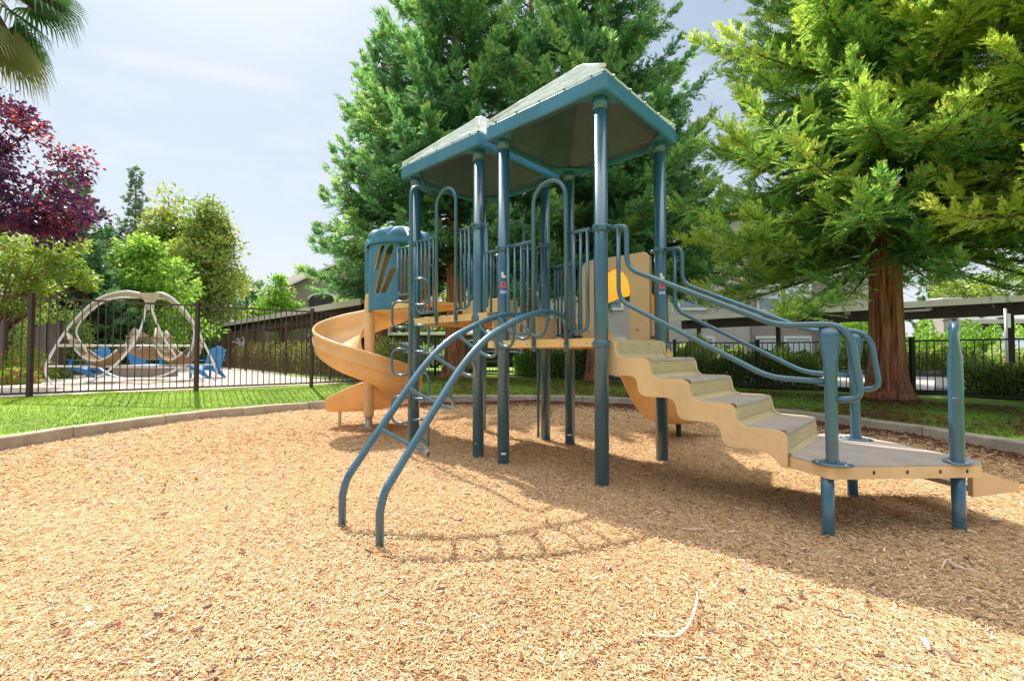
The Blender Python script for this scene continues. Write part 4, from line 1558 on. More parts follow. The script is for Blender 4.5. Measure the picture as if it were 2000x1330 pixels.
tl = part(MB().tube(smooth_curve(lpts + lbot, 5), .029, 12), 'hoop', M['white_tube'], hs)
tr = part(MB().tube(smooth_curve(rpts + rbot, 5), .029, 12), 'hoop', M['white_tube'], hs)
rear = pxs([(150, 640, 15.2), (165, 680, 15.1), (190, 715, 15.0), (225, 735, 14.9), (262, 740, 14.85), (305, 737, 14.9), (345, 720, 15.0), (372, 685, 15.0), (378, 640, 14.8)])
part(MB().tube(smooth_curve([at(284, 580, 13.3), at(205, 588, 14.2)] + rear + [at(345, 592, 14.2), at(297, 580, 13.3)], 5), .028, 12), 'hoop', M['white_tube'], hs)
for a, b in (((90, 715, 11.95), (372, 718, 15.0)), ((108, 676, 12.1), (378, 675, 14.9)), ((90, 716, 11.95), (420, 712, 13.45)), ((108, 674, 12.1), (402, 676, 13.45))):
    part(MB().tube([at(*a), at(*b)], .022, 8), 'tie_bar', M['white_tube'], hs)
# canvas sleeves on the upper arcs and the pale hub web
def sleeve(pts, w):
    rows = []
    cu = smooth_curve(pts, 5)
    for i, p in enumerate(cu):
        t = i / (len(cu) - 1)
        ww = w * (.55 + .9 * math.sin(PI * min(1, t * .8 + .22)))
        a = cu[min(i + 1, len(cu) - 1)] - cu[max(i - 1, 0)]
        n = a.normalized().cross(Vector((0, 1, 0))).normalized()
        if n.z > 0:
            n = -n
        rows.append([p + n * (ww * s) + Vector((0, .05 * math.sin(PI * s), 0)) for s in np.linspace(0, 1, 6)] + [p + n * (ww * s) + Vector((0, .012 + .05 * math.sin(PI * s), 0)) for s in np.linspace(1, 0, 6)])
    return MB().grid(rows, closed_v=True)
part(sleeve(lpts[:5], .10), 'canvas_sleeve', M['canvas'], hs)
part(sleeve(rpts[:5], .10), 'canvas_sleeve', M['canvas'], hs)
hubp = [at(268, 572, 13.12), at(313, 572, 13.18), at(300, 590, 13.18), at(298, 604, 13.18), at(285, 604, 13.18), at(282, 588, 13.18)]
part(MB().prism(hubp, Vector((0, .06, 0))), 'hub_web', M['canvas'], hs)
part(MB().tube([at(291, 600, 13.2), at(291, 606, 13.2)], .085, 14), 'hub_collar', M['grey_metal'], hs)
def hammock(label, a, b, sag, w, knots):
    """a, b: hang points; a narrow cloth sling with rope fans at both ends"""
    a, b = Vector(a), Vector(b)
    root = thing('hammock', label, 'hammock', tuple(Vector(((a.x + b.x) / 2, (a.y + b.y) / 2, HZ))), 'tan hammocks hung in the hoop frame')
    d = b - a
    side = Vector((-d.y, d.x, 0)).normalized()
    def pt(t, s):
        p = a.lerp(b, t)
        cup = abs(s) ** 2 * .16
        return p + side * (w * s * (.75 + .5 * math.sin(PI * t))) + Vector((0, 0, -4 * sag * t * (1 - t) + cup))
    rows = [[pt(t, s) for s in np.linspace(-1, 1, 11)] for t in np.linspace(.22, .78, 17)]
    rows2 = [[p + Vector((0, 0, -.012)) for p in r_] for r_ in rows]
    mb = MB().grid([r_ + q[::-1] for r_, q in zip(rows, rows2)], closed_v=True)
    cl_ = part(mb, 'sling', M['hammock_cloth'], root)
    ed = MB()
    for e in (0, -1):
        ed.tube([r_[e] + Vector((0, 0, .01)) for r_ in rows], .025, 6)
    part(ed, 'sling_edging', M['rope'], root)
    for (e, t0, t1, bar) in ((0, .0, .22, .11), (1, 1.0, .78, .89)):
        rp_ = MB()
        for s in np.linspace(-1, 1, 13):
            m_ = pt(bar, s * .8)
            rp_.tube([a if e == 0 else b, m_, pt(t1, s)], .006, 4)
        part(rp_, 'rope_fan', M['rope'], root)
        part(MB().tube([pt(bar, -.85), pt(bar, .85)], .018, 8), 'spreader_bar', M['wood_bar'], root)
    return root
hammock('tan hammock slung low between the outer hoop and the middle of the cream frame', at(128, 645, 12.2), at(271, 648, 12.9), .98, .46, 0)
hammock('tan hammock with pale edging across the back of the cream frame', at(262, 640, 13.6), at(325, 645, 14.7), .92, .50, 0)
hammock('tan hammock slung on the side of the cream frame toward the clipped hedge', at(304, 640, 13.25), at(395, 660, 13.45), .95, .46, 0)

# ------------------------------------------------------------ blue slatted chairs
def slat_chair(label, p, rz):
    root = thing('garden_chair', label, 'chair', (p.x, p.y, HZ), 'bright blue slatted garden chairs')
    m = M['blue_plastic']
    c, s = math.cos(rz), math.sin(rz)
    X, Y = Vector((c, s, 0)), Vector((-s, c, 0))
    o = Vector((p.x, p.y, HZ))
    def P(x, y, z): return o + X * x + Y * y + UP * z
    st_ = MB()
    for k in range(6):
        y = -.28 + k * .095
        st_.bbox(P(0, y, .36 - .10 * (k / 5)), .26, .040, .010, (X, (Y * .98 - UP * .18).normalized(), UP))
    part(st_, 'seat', m, root)
    bk = MB()
    bz = (UP * .92 + Y * .38).normalized()
    for k in range(6):
        x = (k - 2.5) * .094
        h = .42 - .05 * abs(k - 2.5) * .6
        bk.bbox(P(x, .27, .26) + bz * h, .043, .010, h, (X, bz.cross(X), bz))
    for hh in (.12, .55):
        bk.bbox(P(0, .285, .26) + bz * hh, .27, .010, .035, (X, bz.cross(X), bz))
    part(bk, 'backrest', m, root)
    for sx in (-1, 1):
        part(MB().bbox(P(sx * .33, -.02, .56), .065, .36, .011, (X, Y, UP)), 'armrest', m, root)
        part(MB().bbox(P(sx * .31, -.33, .28), .018, .05, .28, (X, Y, UP)), 'leg', m, root)
        part(MB().prism([P(sx * .27, -.30, .26), P(sx * .27, -.30, .36), P(sx * .27, .30, .24), P(sx * .27, .60, .02), P(sx * .27, .50, .0)], X * .03), 'leg', m, root)
    return root
slat_chair('bright blue slatted chair under the outer hammock near the board screen', at(172, 725, 15.6), R(-95))
slat_chair('bright blue slatted chair showing its back through the middle of the hammock frame', at(284, 725, 17.0), R(182))
slat_chair('bright blue slatted chair beside the hedge end of the hammock frame', at(404, 728, 15.0), R(-115))
bx = at(285, 724, 15.6)
bt = thing('planter_box', 'low grey-brown rectangular box on the patio behind the hammocks', 'planter', (bx.x, bx.y, HZ))
part(MB().bbox(Vector((bx.x, bx.y, HZ + .14)), .85, .35, .14, None, .02), 'box', M['stucco_dark'], bt)
part(MB().bbox(Vector((bx.x, bx.y, HZ + .30)), .88, .38, .02, None, .01), 'box_lid', M['stucco'], bt)

# ------------------------------------------------------------ carports
def carport(label, a, b, z, depth, slope, cols, name='carport', tube_lights=0):
    """front eave from a to b (plan), roof running back by depth (vector)"""
    a, b = Vector((a[0], a[1], 0)), Vector((b[0], b[1], 0))
    root = thing(name, label, 'carport', tuple(a), 'open carports')
    d = (b - a)
    dx = d.normalized()
    dp = Vector(depth)
    dn = dp.normalized()
    ax = (dx, Vector((-dx.y, dx.x, 0)), UP)
    zf = Vector((0, 0, z))
    rf = MB()
    o = [a + zf, b + zf, b + dp + zf + UP * slope, a + dp + zf + UP * slope]
    rf.prism(o, UP * .10)
    rf.box((a + b) / 2 + zf + UP * .04 - dn * .03, d.length / 2, .03, .115, ax)
    r_ = part(rf, 'carport_roof', M['carport_roof'], root)
    part(MB().box((a + b) / 2 + zf + dn * .55 + UP * (slope * .55 / dp.length - .27), d.length / 2 - .4, .09, .24, ax), 'front_beam', M['carport_beam'], root)
    part(MB().box((a + b) / 2 + zf + dp * .8 + UP * (slope * .8 - .19), d.length / 2 - .4, .09, .17, ax), 'rear_beam', M['carport_beam'], root)
    n = max(2, int(d.length / 1.2))
    jb = MB()
    for k in range(n + 1):
        q = a + d * (k / n)
        jb.box(q + dp * .5 + zf + UP * (slope * .5 - .06), .025, dp.length * .46, .05, (dx, dn, UP))
    part(jb, 'roof_purlins', M['carport_beam'], root)
    for t in cols:
        for w in (.45,):
            q = a + d * t + dp * w
            part(MB().bbox(Vector((q.x, q.y, (z + .2) / 2)), .085, .085, (z - .2) / 2, ax, .01), 'column', M['carport_beam'], root)
            part(MB().box(q + zf + UP * (slope * w - .20), .08, dp.length * .42, .10, (dx, dn, UP)), 'cantilever_arm', M['carport_beam'], root)
    return root
ca = carport('long cream-roofed carport behind the hedge beside the spiral slide', (-5.3, 16.2), (-22.5, 33.5), 2.95, (3.8, 3.8, 0), .30, (.02, .22, .42, .62, .85))
ca = carport('cream-roofed carport with dark beams beyond the low fence and redwood trunk', (17.9, 13.4), (8.3, 24.2), 2.92, (2.9, 2.6, 0), .22, (.16, .40, .68, .95))
lm = MB()
for t in (.35, .62):
    p = Vector((17.9, 13.4, 0)).lerp(Vector((8.3, 24.2, 0)), t) + Vector((2.9, 2.6, 0)).normalized() * .30
    dx = (Vector((8.3, 24.2, 0)) - Vector((17.9, 13.4, 0))).normalized()
    part(MB().bbox(Vector((p.x, p.y, 2.76)), .75, .05, .04, (dx, Vector((-dx.y, dx.x, 0)), UP)), 'strip_light', M['white_trim'], ca)
for t in (.10, .30, .47, .70, .88):
    p = Vector((17.9, 13.4, 0)).lerp(Vector((8.3, 24.2, 0)), t) + Vector((2.9, 2.6, 0)).normalized() * .44
    dx = (Vector((8.3, 24.2, 0)) - Vector((17.9, 13.4, 0))).normalized()
    part(MB().bbox(Vector((p.x, p.y, 2.80)), .09, .012, .05, (dx, Vector((-dx.y, dx.x, 0)), UP)), 'bay_number_plate', M['canvas'], ca)
carport('distant low carport with a dark beam seen past the loop ladder', (-14.0, 44), (-1.0, 42), 2.95, (0, 4.5, 0), .3, (.05, .35, .65, .95))
carport('pale tilted carport roof beyond the sign pole', (25.5, 26), (35, 24), 2.9, (3, 4.5, 0), .9, (.2, .7))

# ------------------------------------------------------------ buildings
def window(mb_root, p, dx, nrm_, w, h, mull=True):
    ax = (dx, nrm_, UP)
    f = MB()
    t = .075
    for sx in (-1, 1):
        f.box(p + dx * sx * (w / 2) + nrm_ * .03, t, .05, h / 2 + t, ax)
    for sz in (-1, 1):
        f.box(p + UP * sz * (h / 2) + nrm_ * .033, w / 2 - t, .05, t, ax)
    f.box(p - UP * .02 + nrm_ * .02, w / 2 - t, .03, .03, ax)
    if mull:
        f.box(p + UP * (h * .25) + nrm_ * .015, .015, .02, h * .25, ax)
        f.box(p + UP * (h * .25) + nrm_ * .012, w / 2 - t, .015, .012, ax)
    wf = part(f, 'window', M['white_trim'], mb_root)
    part(MB().box(p - UP * h * .25 + nrm_ * .004, w / 2 - t * .5, .005, h * .25, ax), 'pane', M['glass'], wf)
    part(MB().box(p + UP * h * .25 + nrm_ * .004, w / 2 - t * .5, .005, h * .25, ax), 'blind', M['blind'], wf)
    return wf
# two-storey block behind the right-hand carport: front wall in two planes
bd_ = thing('apartment_building', 'warm grey stucco apartment block with white windows behind the carport and redwood', 'building', (12, 31, .2))
X1 = Vector((1, 0, 0))
NF = Vector((0, -1, 0))
part(MB().box((7.45, 33.0, 4.8), 8.45, 2.5, 5.2), 'wall', M['stucco'], bd_)
part(MB().box((18.6, 33.4, 4.8), 2.68, 2.4, 5.2), 'wall', M['stucco_dark'], bd_)
part(MB().box((23.5, 33.6, 4.8), 2.2, 2.4, 5.2), 'wall', M['stucco'], bd_)
part(MB().box((12.4, 33.1, 10.15), 13.7, 2.9, .15), 'roof', M['shingle'], bd_)
for (x_, z_, w_, h_) in ((12.65, 1.35, 1.35, 1.7), (6.8, 1.3, 1.3, 1.7), (2.0, 1.3, 1.4, 1.7), (12.0, 4.9, 1.9, 1.6), (6.5, 4.9, 1.6, 1.6), (1.5, 4.9, 1.6, 1.6), (12.4, 8.1, 1.7, 1.5), (6, 8.1, 1.6, 1.5)):
    window(bd_, Vector((x_, 30.5, z_)), X1, NF, w_, h_)
for (x_, z_, w_, h_) in ((17.2, 1.25, 1.5, 2.0), (19.2, 1.25, 1.7, 2.0), (17.3, 4.9, 1.5, 1.7), (19.3, 4.9, 1.6, 1.7)):
    window(bd_, Vector((x_, 31.0, z_)), X1, NF, w_, h_)
part(MB().box((22.6, 30.6, 3.15), 2.3, 1.0, .12), 'balcony_slab', M['stucco'], bd_)
rl = MB()
for k in range(30):
    rl.box((20.4 + k * .15, 29.68, 3.75), .018, .018, .47)
rl.box((22.6, 29.68, 4.24), 2.25, .03, .03)
part(rl, 'balcony_rail', M['carport_beam'], bd_)
part(MB().box((22.5, 31.55, 4.4), 2.0, .06, 1.1), 'balcony_door', M['dark_interior'], bd_)
for xx in (15.85,):
    part(MB().tube([(xx, 30.42, .2), (xx, 30.42, 9.8)], .05, 8), 'downpipe', M['stucco'], bd_)
tw = thing('draped_towel', 'red towel hung over the dark balcony rail of the grey building', 'towel', (22.3, 29.6, 3.9))
part(MB().grid([[Vector((21.7 + i * .2, 29.62 + .02 * math.sin(i * 2.0), 4.28 - j * .14)) for i in range(7)] for j in range(6)]).grid([[Vector((21.7 + i * .2, 29.60 + .02 * math.sin(i * 2.0), 4.28 - j * .14)) for i in range(7)] for j in range(6)]), 'towel_cloth', M['red_cloth'], tw)
tw = thing('draped_towel', 'bright blue towel hung over the balcony rail beside the redwood trunk', 'towel', (24.0, 29.6, 3.9))
part(MB().grid([[Vector((23.75 + i * .14, 29.62 + .02 * math.sin(i * 2.0), 4.28 - j * .06)) for i in range(7)] for j in range(6)]).grid([[Vector((23.75 + i * .14, 29.60 + .02 * math.sin(i * 2.0), 4.28 - j * .06)) for i in range(7)] for j in range(6)]), 'towel_cloth', M['blue_plastic'], tw)

# far block with gable and arched openings, behind the long carport
def gable_house(label, base, w, d, h, rise, dx, arches, wall=None):
    root = thing('apartment_building', label, 'building', tuple(base))
    base = Vector(base)
    dx = Vector(dx).normalized()
    nv = Vector((dx.y, -dx.x, 0))
    if nv.y > 0:
        nv = -nv
    ax = (dx, nv, UP)
    wm = wall or M['stucco_dark']
    mb = MB()
    mb.prism([base - dx * w / 2, base + dx * w / 2, base + dx * w / 2 + UP * h, base + UP * (h + rise), base - dx * w / 2 + UP * h], -nv * d)
    part(mb, 'wall', wm, root)
    rf = MB()
    for sg in (-1, 1):
        e = dx * sg
        a = base + e * (w / 2 + .5) + UP * (h - .5 * rise / (w / 2)) + nv * .5
        b = base + UP * (h + rise + .02) + nv * .5
        nn_ = UP * .22
        rf.prism([a, b, b - nv * (d + 1), a - nv * (d + 1)] if sg > 0 else [b, a, a - nv * (d + 1), b - nv * (d + 1)], nn_)
    r_ = part(rf, 'roof', M['shingle'], root)
    bg_ = MB()
    for sg in (-1, 1):
        e = dx * sg
        a = base + e * (w / 2 + .5) + UP * (h - .5 * rise / (w / 2) + .05) + nv * .52
        b = base + UP * (h + rise + .07) + nv * .52
        bg_.prism([a, b, b + UP * .22, a + UP * .22], nv * .06)
    part(bg_, 'barge_board', M['white_trim'], r_)
    for (off, zb, aw, ah) in arches:
        pts_ = [base + dx * (off - aw / 2) + UP * zb + nv * .02, base + dx * (off + aw / 2) + UP * zb + nv * .02]
        for q in np.linspace(0, PI, 11):
            pts_.append(base + dx * (off + aw / 2 * math.cos(q)) + UP * (zb + ah + aw * .22 * math.sin(q)) + nv * .02)
        part(MB().prism(pts_, nv * .04), 'arched_opening', M['dark_interior'], root)
        tr_ = [base + dx * (off + (aw / 2 + .1) * math.cos(q)) + UP * (zb + ah + (aw * .22 + .1) * math.sin(q)) + nv * .08 for q in np.linspace(0, PI, 13)]
        part(MB().tube(tr_, .11, 6), 'arch_trim', M['white_trim'], root)
    return root
g1 = gable_house('distant taupe apartment block with arched balconies under a gable behind the redwood boughs', at(655, 620, 46) * 1 - Vector((0, 0, 4.5)), 10.5, 9, 6.9, 2.7, (1, .15, 0), ((-1.2, 4.6, 2.6, 1.6), (2.6, 4.6, 1.5, 2.4), (-1.2, .8, 2.6, 1.6)))
wl_ = at(592, 590, 46)
part(MB().box((wl_.x - .2, wl_.y + 3.5, 4.0), 1.7, 3, 4.2), 'wall', M['stucco_dark'], g1)
rr_ = MB()
rr_.prism([Vector((wl_.x - 2.4, wl_.y + .1, 7.9)), Vector((wl_.x + 2.0, wl_.y + .1, 7.9)), Vector((wl_.x + 2.0, wl_.y + 4.5, 10.0)), Vector((wl_.x - 2.4, wl_.y + 4.5, 10.0))], UP * .25)
part(rr_, 'roof', M['shingle'], g1)
window(g1, Vector((wl_.x - .6, wl_.y + .49, 6.0)), X1, NF, 1.5, 1.8)
gable_house('distant gabled taupe house peeking between two small round trees', at(510, 590, 62) - Vector((0, 0, 8.6)), 4.5, 6, 6.6, 1.8, (1, -.2, 0), ((0, 4.6, 1.4, 1.0),))
g2 = gable_house('grey house gable with a shingled roof rising behind the dark conifer', at(192, 505, 34) - Vector((0, 0, 7.5)), 3.6, 12, 7.6, 1.9, (.66, .75, 0), ((.3, 6.4, .8, .9),))
# pale column and low wall beyond the second carport
pc = at(1846, 690, 34)
pr_ = thing('wall_pier', 'pale grey square pier standing among shrubs beyond the carport', 'pier', (pc.x, pc.y, .2))
part(MB().bbox(Vector((pc.x, pc.y, 2.6)), .62, .6, 2.5), 'shaft', M['stucco'], pr_)
part(MB().bbox(Vector((pc.x, pc.y, 5.15)), .72, .7, .06), 'cap', M['white_trim'], pr_)
sp_ = at(1966, 690, 13.2)
sg = thing('sign_pole', 'slim pale metal sign pole beyond the low black fence', 'sign', (sp_.x, sp_.y, .3))
part(MB().tube([(sp_.x, sp_.y, .2), (sp_.x, sp_.y, 2.45)], .035, 10), 'pole', M['grey_metal'], sg)
part(MB().bbox((sp_.x + .05, sp_.y - .04, 2.1), .05, .006, .20), 'sign_plate', M['white_trim'], sg)

# ------------------------------------------------------------ parked cars
def car(label, p, rz, paint, hatch=True):
    root = thing('parked_car', label, 'car', (p.x, p.y, p.z), 'cars parked under the carports')
    c, s = math.cos(rz), math.sin(rz)
    X, Y = Vector((c, s, 0)), Vector((-s, c, 0))
    o = Vector(p)
    def P(x, y, z): return o + X * x + Y * y + UP * z
    # body: lengthwise sections
    secs = [(-2.15, .62, .35, .62), (-2.10, .80, .28, .80), (-1.6, .86, .24, .92), (-.9, .88, .22, .96), (.6, .88, .22, .96), (1.2, .87, .22, .90), (1.85, .82, .26, .78), (2.15, .66, .34, .58)]
    rows = []
    for x, w, zb, zt in secs:
        rows.append([P(x, -w, zb + .12), P(x, -w * .98, zt - .14), P(x, -w * .86, zt), P(x, 0, zt + .03), P(x, w * .86, zt), P(x, w * .98, zt - .14), P(x, w, zb + .12), P(x, w * .85, zb), P(x, -w * .85, zb)])
    mb = MB().grid(rows, closed_v=True)
    for base in (0, len(mb.v) - 9):
        mb.f.append(tuple(base + k for k in range(9)))
        mb.s.append(False)
        mb.mi.append(0)
    body = part(mb, 'body', paint, root)
    cab = [(-1.75, .74, .94), (-1.25, .66, 1.38), (-.4, .64, 1.47), (.35, .64, 1.42), (1.15, .74, .92)]
    rows = [[P(x, -w * 1.0, .90), P(x, -w * .97, z - .06), P(x, -w * .8, z), P(x, w * .8, z), P(x, w * .97, z - .06), P(x, w, .90)] for x, w, z in cab]
    part(MB().grid(rows), 'cabin_glass', M['glass'], root)
    rows = [[P(x, -w * .84, z + .008), P(x, 0, z + .035), P(x, w * .84, z + .008)] for x, w, z in cab[1:4]]
    part(MB().grid(rows), 'roof', paint, root)
    for x in (-1.35, 1.35):
        for sy in (-1, 1):
            t = part(MB().lathe(P(x, sy * .68, .31), [(.20, 0), (.31, .02), (.31, .19), (.28, .20)], 18, axis=Y * sy), 'wheel', M['tyre'], root)
            part(MB().lathe(P(x, sy * .875, .31), [(.19, 0), (.17, .012), (.05, .012)], 14, axis=Y * sy), 'rim', M['grey_metal'], t)
    for sy in (-1, 1):
        part(MB().bbox(P(-2.12, sy * .62, .70), .04, .13, .07, (X, Y, UP)), 'tail_lamp', M['light_red'], root)
        part(MB().bbox(P(2.06, sy * .58, .62), .05, .15, .06, (X, Y, UP)), 'headlamp', M['white_trim'], root)
    return root
def grd(px, py, y):
    p = at(px, py, y)
    return Vector((p.x, p.y, .33))
car('dark car showing its wheel between the fence bars beside the first redwood trunk', grd(968, 715, 21), R(15), M['car_black'])
car('grey car parked in the shade beyond the fence past the loop ladder', grd(800, 700, 26), R(10), M['car_grey'])
car('black car half hidden under the long carport behind the hedge', grd(700, 700, 24.5), R(50), M['car_black'])
car('pale car at the edge beyond the sign pole', grd(2035, 720, 19), R(20), M['car_white'])
car('white car in the far shade past the loop ladder', grd(880, 690, 34), R(5), M['car_white'])
# pale drive strips and kerb beyond the fence
sheet('drive', [(6.2, 12.6, .334), (9.5, 10.4, .334), (13.0, 14.2, .334), (9.4, 17.2, .334)], M['pale_concrete'], .006, 'pale concrete drive strip in the car park')
sheet('drive', [(-6, 17.6, .334), (0.4, 18.6, .334), (-1.0, 22.0, .334), (-8, 22.0, .334)], M['pale_concrete'], .006, 'pale sunlit strip of the car park behind the redwoods')
sheet('car_park_kerb', [(20, 17.6, .33), (20.2, 17.8, .33), (4.2, 23.3, .33), (4.0, 23.1, .33)], M['pale_concrete'], .15, 'pale kerb along the shrub bed of the car park')
# ------------------------------------------------------------ trees and shrubs
def unit(n, g):
    return nrm(g.normal(size=(n, 3)))
def limb_tube(mb, pts, r0, r1, n=6):
    m_ = len(pts)
    mb.tube(pts, [r0 + (r1 - r0) * i / (m_ - 1) for i in range(m_)], n, cap=False)
def trunk_mesh(p, h, r0, r1, flare=1.6, lean=(0, 0), n=20, seed=0, rough=.05, zlow=-.3):
    g = random.Random(seed)
    rows = []
    zs = [zlow, 0, .08, .2, .4, .7, 1.1] + [1.1 + (h - 1.1) * t for t in np.linspace(.08, 1, 14)]
    ph = [g.uniform(0, 6.3) for _ in range(6)]
    for z in zs:
        t = max(0, z) / h
        r_ = r0 + (r1 - r0) * t
        fl = 1 + (flare - 1) * math.exp(-max(z, -.05) * 3.2)
        row = []
        for k in range(n):
            a = 2 * PI * k / n
            lob = 1 + rough * math.sin(5 * a + ph[0]) + rough * .7 * math.sin(9 * a + ph[1] + z * .4) + (fl - 1) * .35 * math.sin(6 * a + ph[2])
            rr = r_ * fl * lob
            row.append(Vector((p[0] + lean[0] * t * h + rr * math.cos(a), p[1] + lean[1] * t * h + rr * math.sin(a), p[2] + z)))
        rows.append(row)
    return MB().grid(rows, closed_v=True)

def redwood(label, p, H, zb, Rf, nb, seed, leaf_len, pitch, tr_r, stops, group='tall redwood trees', ltr=.62, lean=(0, 0), azr=None, trunk=True, name='redwood_tree', dens=1.0, tone0=0.0, keep=None, nshort=0, rise0=-.04):
    g = np.random.default_rng(seed)
    p = Vector(p)
    root = thing(name, label, 'tree', tuple(p), group)
    part(trunk_mesh(p, H * .96, tr_r, .04, 1.55, lean, 26, seed, .06), 'trunk', M['bark_red'], root)
    lm_ = MB()
    Ps, Ds, Ns, Ls, Ws, Ts = [], [], [], [], [], []
    for i in range(nb):
        f = (i + g.random()) / nb
        h = zb + (H - zb) * f ** 1.12
        az = i * 2.39996 + g.normal(0, .25)
        if azr and not (azr[0] < ((az + PI) % (2 * PI)) - PI < azr[1]):
            continue
        Lb = max(.35, Rf(h, az) * g.uniform(.62, 1.10))
        dh = np.array([math.cos(az), math.sin(az), 0])
        sd_ = np.array([-dh[1], dh[0], 0])
        rel = (h - zb) / (H - zb)
        rise = rise0 + .62 * rel + g.normal(0, .12)
        droop = .22 * (1 - rel) + .04
        base = np.array([p.x + lean[0] * h, p.y + lean[1] * h, p.z + h])
        curl = g.normal(0, .12)
        def bp(s):
            s = np.asarray(s)[..., None]
            return base + dh * (Lb * s) + sd_ * (curl * Lb * s * s) + np.array([0, 0, 1.0]) * (Lb * (rise * s - droop * s ** 2 + .22 * s ** 5))
        pts = [Vector(q) for q in bp(np.linspace(0, .95, 7))]
        r0 = min(.05, .012 + .012 * Lb)
        limb_tube(lm_, pts, r0, .004, 5)
        btone = g.normal(0, .10)
        if i >= nb - nshort:
            h = zb + .2 + (H - zb) * .75 * g.random()
            Lb = g.uniform(.5, 1.7)
            rel = .5
            rise, droop = .25 + g.normal(0, .15), .15
            base = np.array([p.x + lean[0] * h, p.y + lean[1] * h, p.z + h])
        nl = max(5, int(Lb * 9.5 * dens))
        ss_ = np.sort(.16 + .84 * g.random(nl) ** .75)
        c = bp(ss_)
        for s, q in zip(ss_, c):
            sg_ = 1 if g.random() < .5 else -1
            ll = (.20 * Lb * (1 - s) ** .7 + .20) * g.uniform(.6, 1.25)
            ll = min(ll, .85)
            ang = g.uniform(.35, 1.15)
            d = dh * math.cos(ang) + sd_ * sg_ * math.sin(ang)
            d = d + np.array([0, 0, g.normal(.18, .42) - .10 * (1 - rel)])
            if s > .86:
                d = dh * g.uniform(.2, 1) + np.array([0, 0, .65 + g.normal(0, .3)]) + sd_ * g.normal(0, .35)
                ll *= 1.2
            d /= np.linalg.norm(d)
            pn_ = np.array([0, 0, 1.0]) + g.normal(0, .55, 3)
            sv = np.cross(pn_, d)
            sv /= np.linalg.norm(sv)
            up_ = np.cross(d, sv)
            m_ = max(4, int(ll / pitch))
            t = (np.arange(m_) + .6) / m_
            for side in (-1, 1):
                dirs = d[None] * (.72 + .28 * t[:, None]) + sv[None] * side * (.75 - .35 * t[:, None]) + up_[None] * g.normal(.05, .16, (m_, 1))
                pos = q[None] + d[None] * (ll * t[:, None]) + np.array([0, 0, -1.0])[None] * (.12 * ll * t[:, None] ** 2)
                Ps.append(pos)
                Ds.append(dirs)
                Ns.append(up_[None] + g.normal(0, .30, (m_, 3)))
                l_ = leaf_len * (1.15 - .55 * t) * g.uniform(.75, 1.25, m_)
                Ls.append(l_)
                Ws.append(l_ * g.uniform(.26, .42, m_))
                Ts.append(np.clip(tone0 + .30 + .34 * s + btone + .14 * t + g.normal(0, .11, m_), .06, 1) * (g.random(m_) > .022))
    P_, D_, N_ = np.concatenate(Ps), np.concatenate(Ds), np.concatenate(Ns)
    L_, W_, T_ = np.concatenate(Ls), np.concatenate(Ws), np.concatenate(Ts)
    if keep is not None:
        k_ = keep(P_)
        P_, D_, N_, L_, W_, T_ = P_[k_], D_[k_], N_[k_], L_[k_], W_[k_], T_[k_]
    V_, F_ = leaf_quads(P_, D_, N_, L_, W_)
    part(lm_, 'limbs', M['bark_brown'], root)
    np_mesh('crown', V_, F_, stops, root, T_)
    return root
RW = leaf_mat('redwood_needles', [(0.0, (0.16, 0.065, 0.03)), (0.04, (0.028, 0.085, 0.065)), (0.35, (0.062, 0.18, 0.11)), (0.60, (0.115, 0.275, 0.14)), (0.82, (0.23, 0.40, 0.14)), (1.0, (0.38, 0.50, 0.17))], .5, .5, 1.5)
RWM = leaf_mat('redwood_needles_warm', [(0.0, (0.20, 0.08, 0.035)), (0.04, (0.030, 0.09, 0.05)), (0.35, (0.075, 0.20, 0.085)), (0.60, (0.15, 0.32, 0.10)), (0.82, (0.32, 0.47, 0.10)), (1.0, (0.49, 0.56, 0.14))], .5, .5, 1.55)
RWY = leaf_mat('redwood_needles_bright', [(0.0, (0.04, 0.09, 0.02)), (0.3, (0.12, 0.22, 0.04)), (0.6, (0.26, 0.38, 0.055)), (0.85, (0.42, 0.49, 0.08)), (1.0, (0.52, 0.54, 0.13))], .5, .5, 1.5)
def cone(R0_, zlo, H, p=.8, bump=.0):
    def f(h, az):
        t = max(0, (H - h) / (H - zlo))
        return R0_ * min(1, t ** p) * (1 + bump * math.sin(3 * az + h))
    return f
q = gp(893, 748, .30)
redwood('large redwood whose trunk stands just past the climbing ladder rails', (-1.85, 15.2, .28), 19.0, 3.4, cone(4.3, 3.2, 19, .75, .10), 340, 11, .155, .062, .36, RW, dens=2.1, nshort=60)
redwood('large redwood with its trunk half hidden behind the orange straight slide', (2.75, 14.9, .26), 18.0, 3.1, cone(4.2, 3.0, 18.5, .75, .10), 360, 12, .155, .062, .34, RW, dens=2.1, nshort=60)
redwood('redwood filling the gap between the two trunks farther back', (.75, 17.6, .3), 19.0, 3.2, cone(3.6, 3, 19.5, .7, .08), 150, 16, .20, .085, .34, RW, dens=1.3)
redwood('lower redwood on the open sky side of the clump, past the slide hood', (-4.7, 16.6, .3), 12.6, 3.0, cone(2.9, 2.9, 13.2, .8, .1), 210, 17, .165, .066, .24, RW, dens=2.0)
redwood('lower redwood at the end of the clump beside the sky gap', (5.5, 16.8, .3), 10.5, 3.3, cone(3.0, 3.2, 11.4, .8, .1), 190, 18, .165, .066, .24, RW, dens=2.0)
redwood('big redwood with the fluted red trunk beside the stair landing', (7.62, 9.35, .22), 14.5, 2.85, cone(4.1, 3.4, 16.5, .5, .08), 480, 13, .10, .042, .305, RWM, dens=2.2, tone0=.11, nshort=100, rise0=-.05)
redwood('bright yellow-green redwood reaching in over the landing with its trunk out of view', (8.9, 6.5, .22), 11.0, 3.0, cone(3.1, 2.9, 12.5, .5, .08), 250, 14, .10, .04, .30, RWY, dens=1.9, tone0=.10, nshort=40)

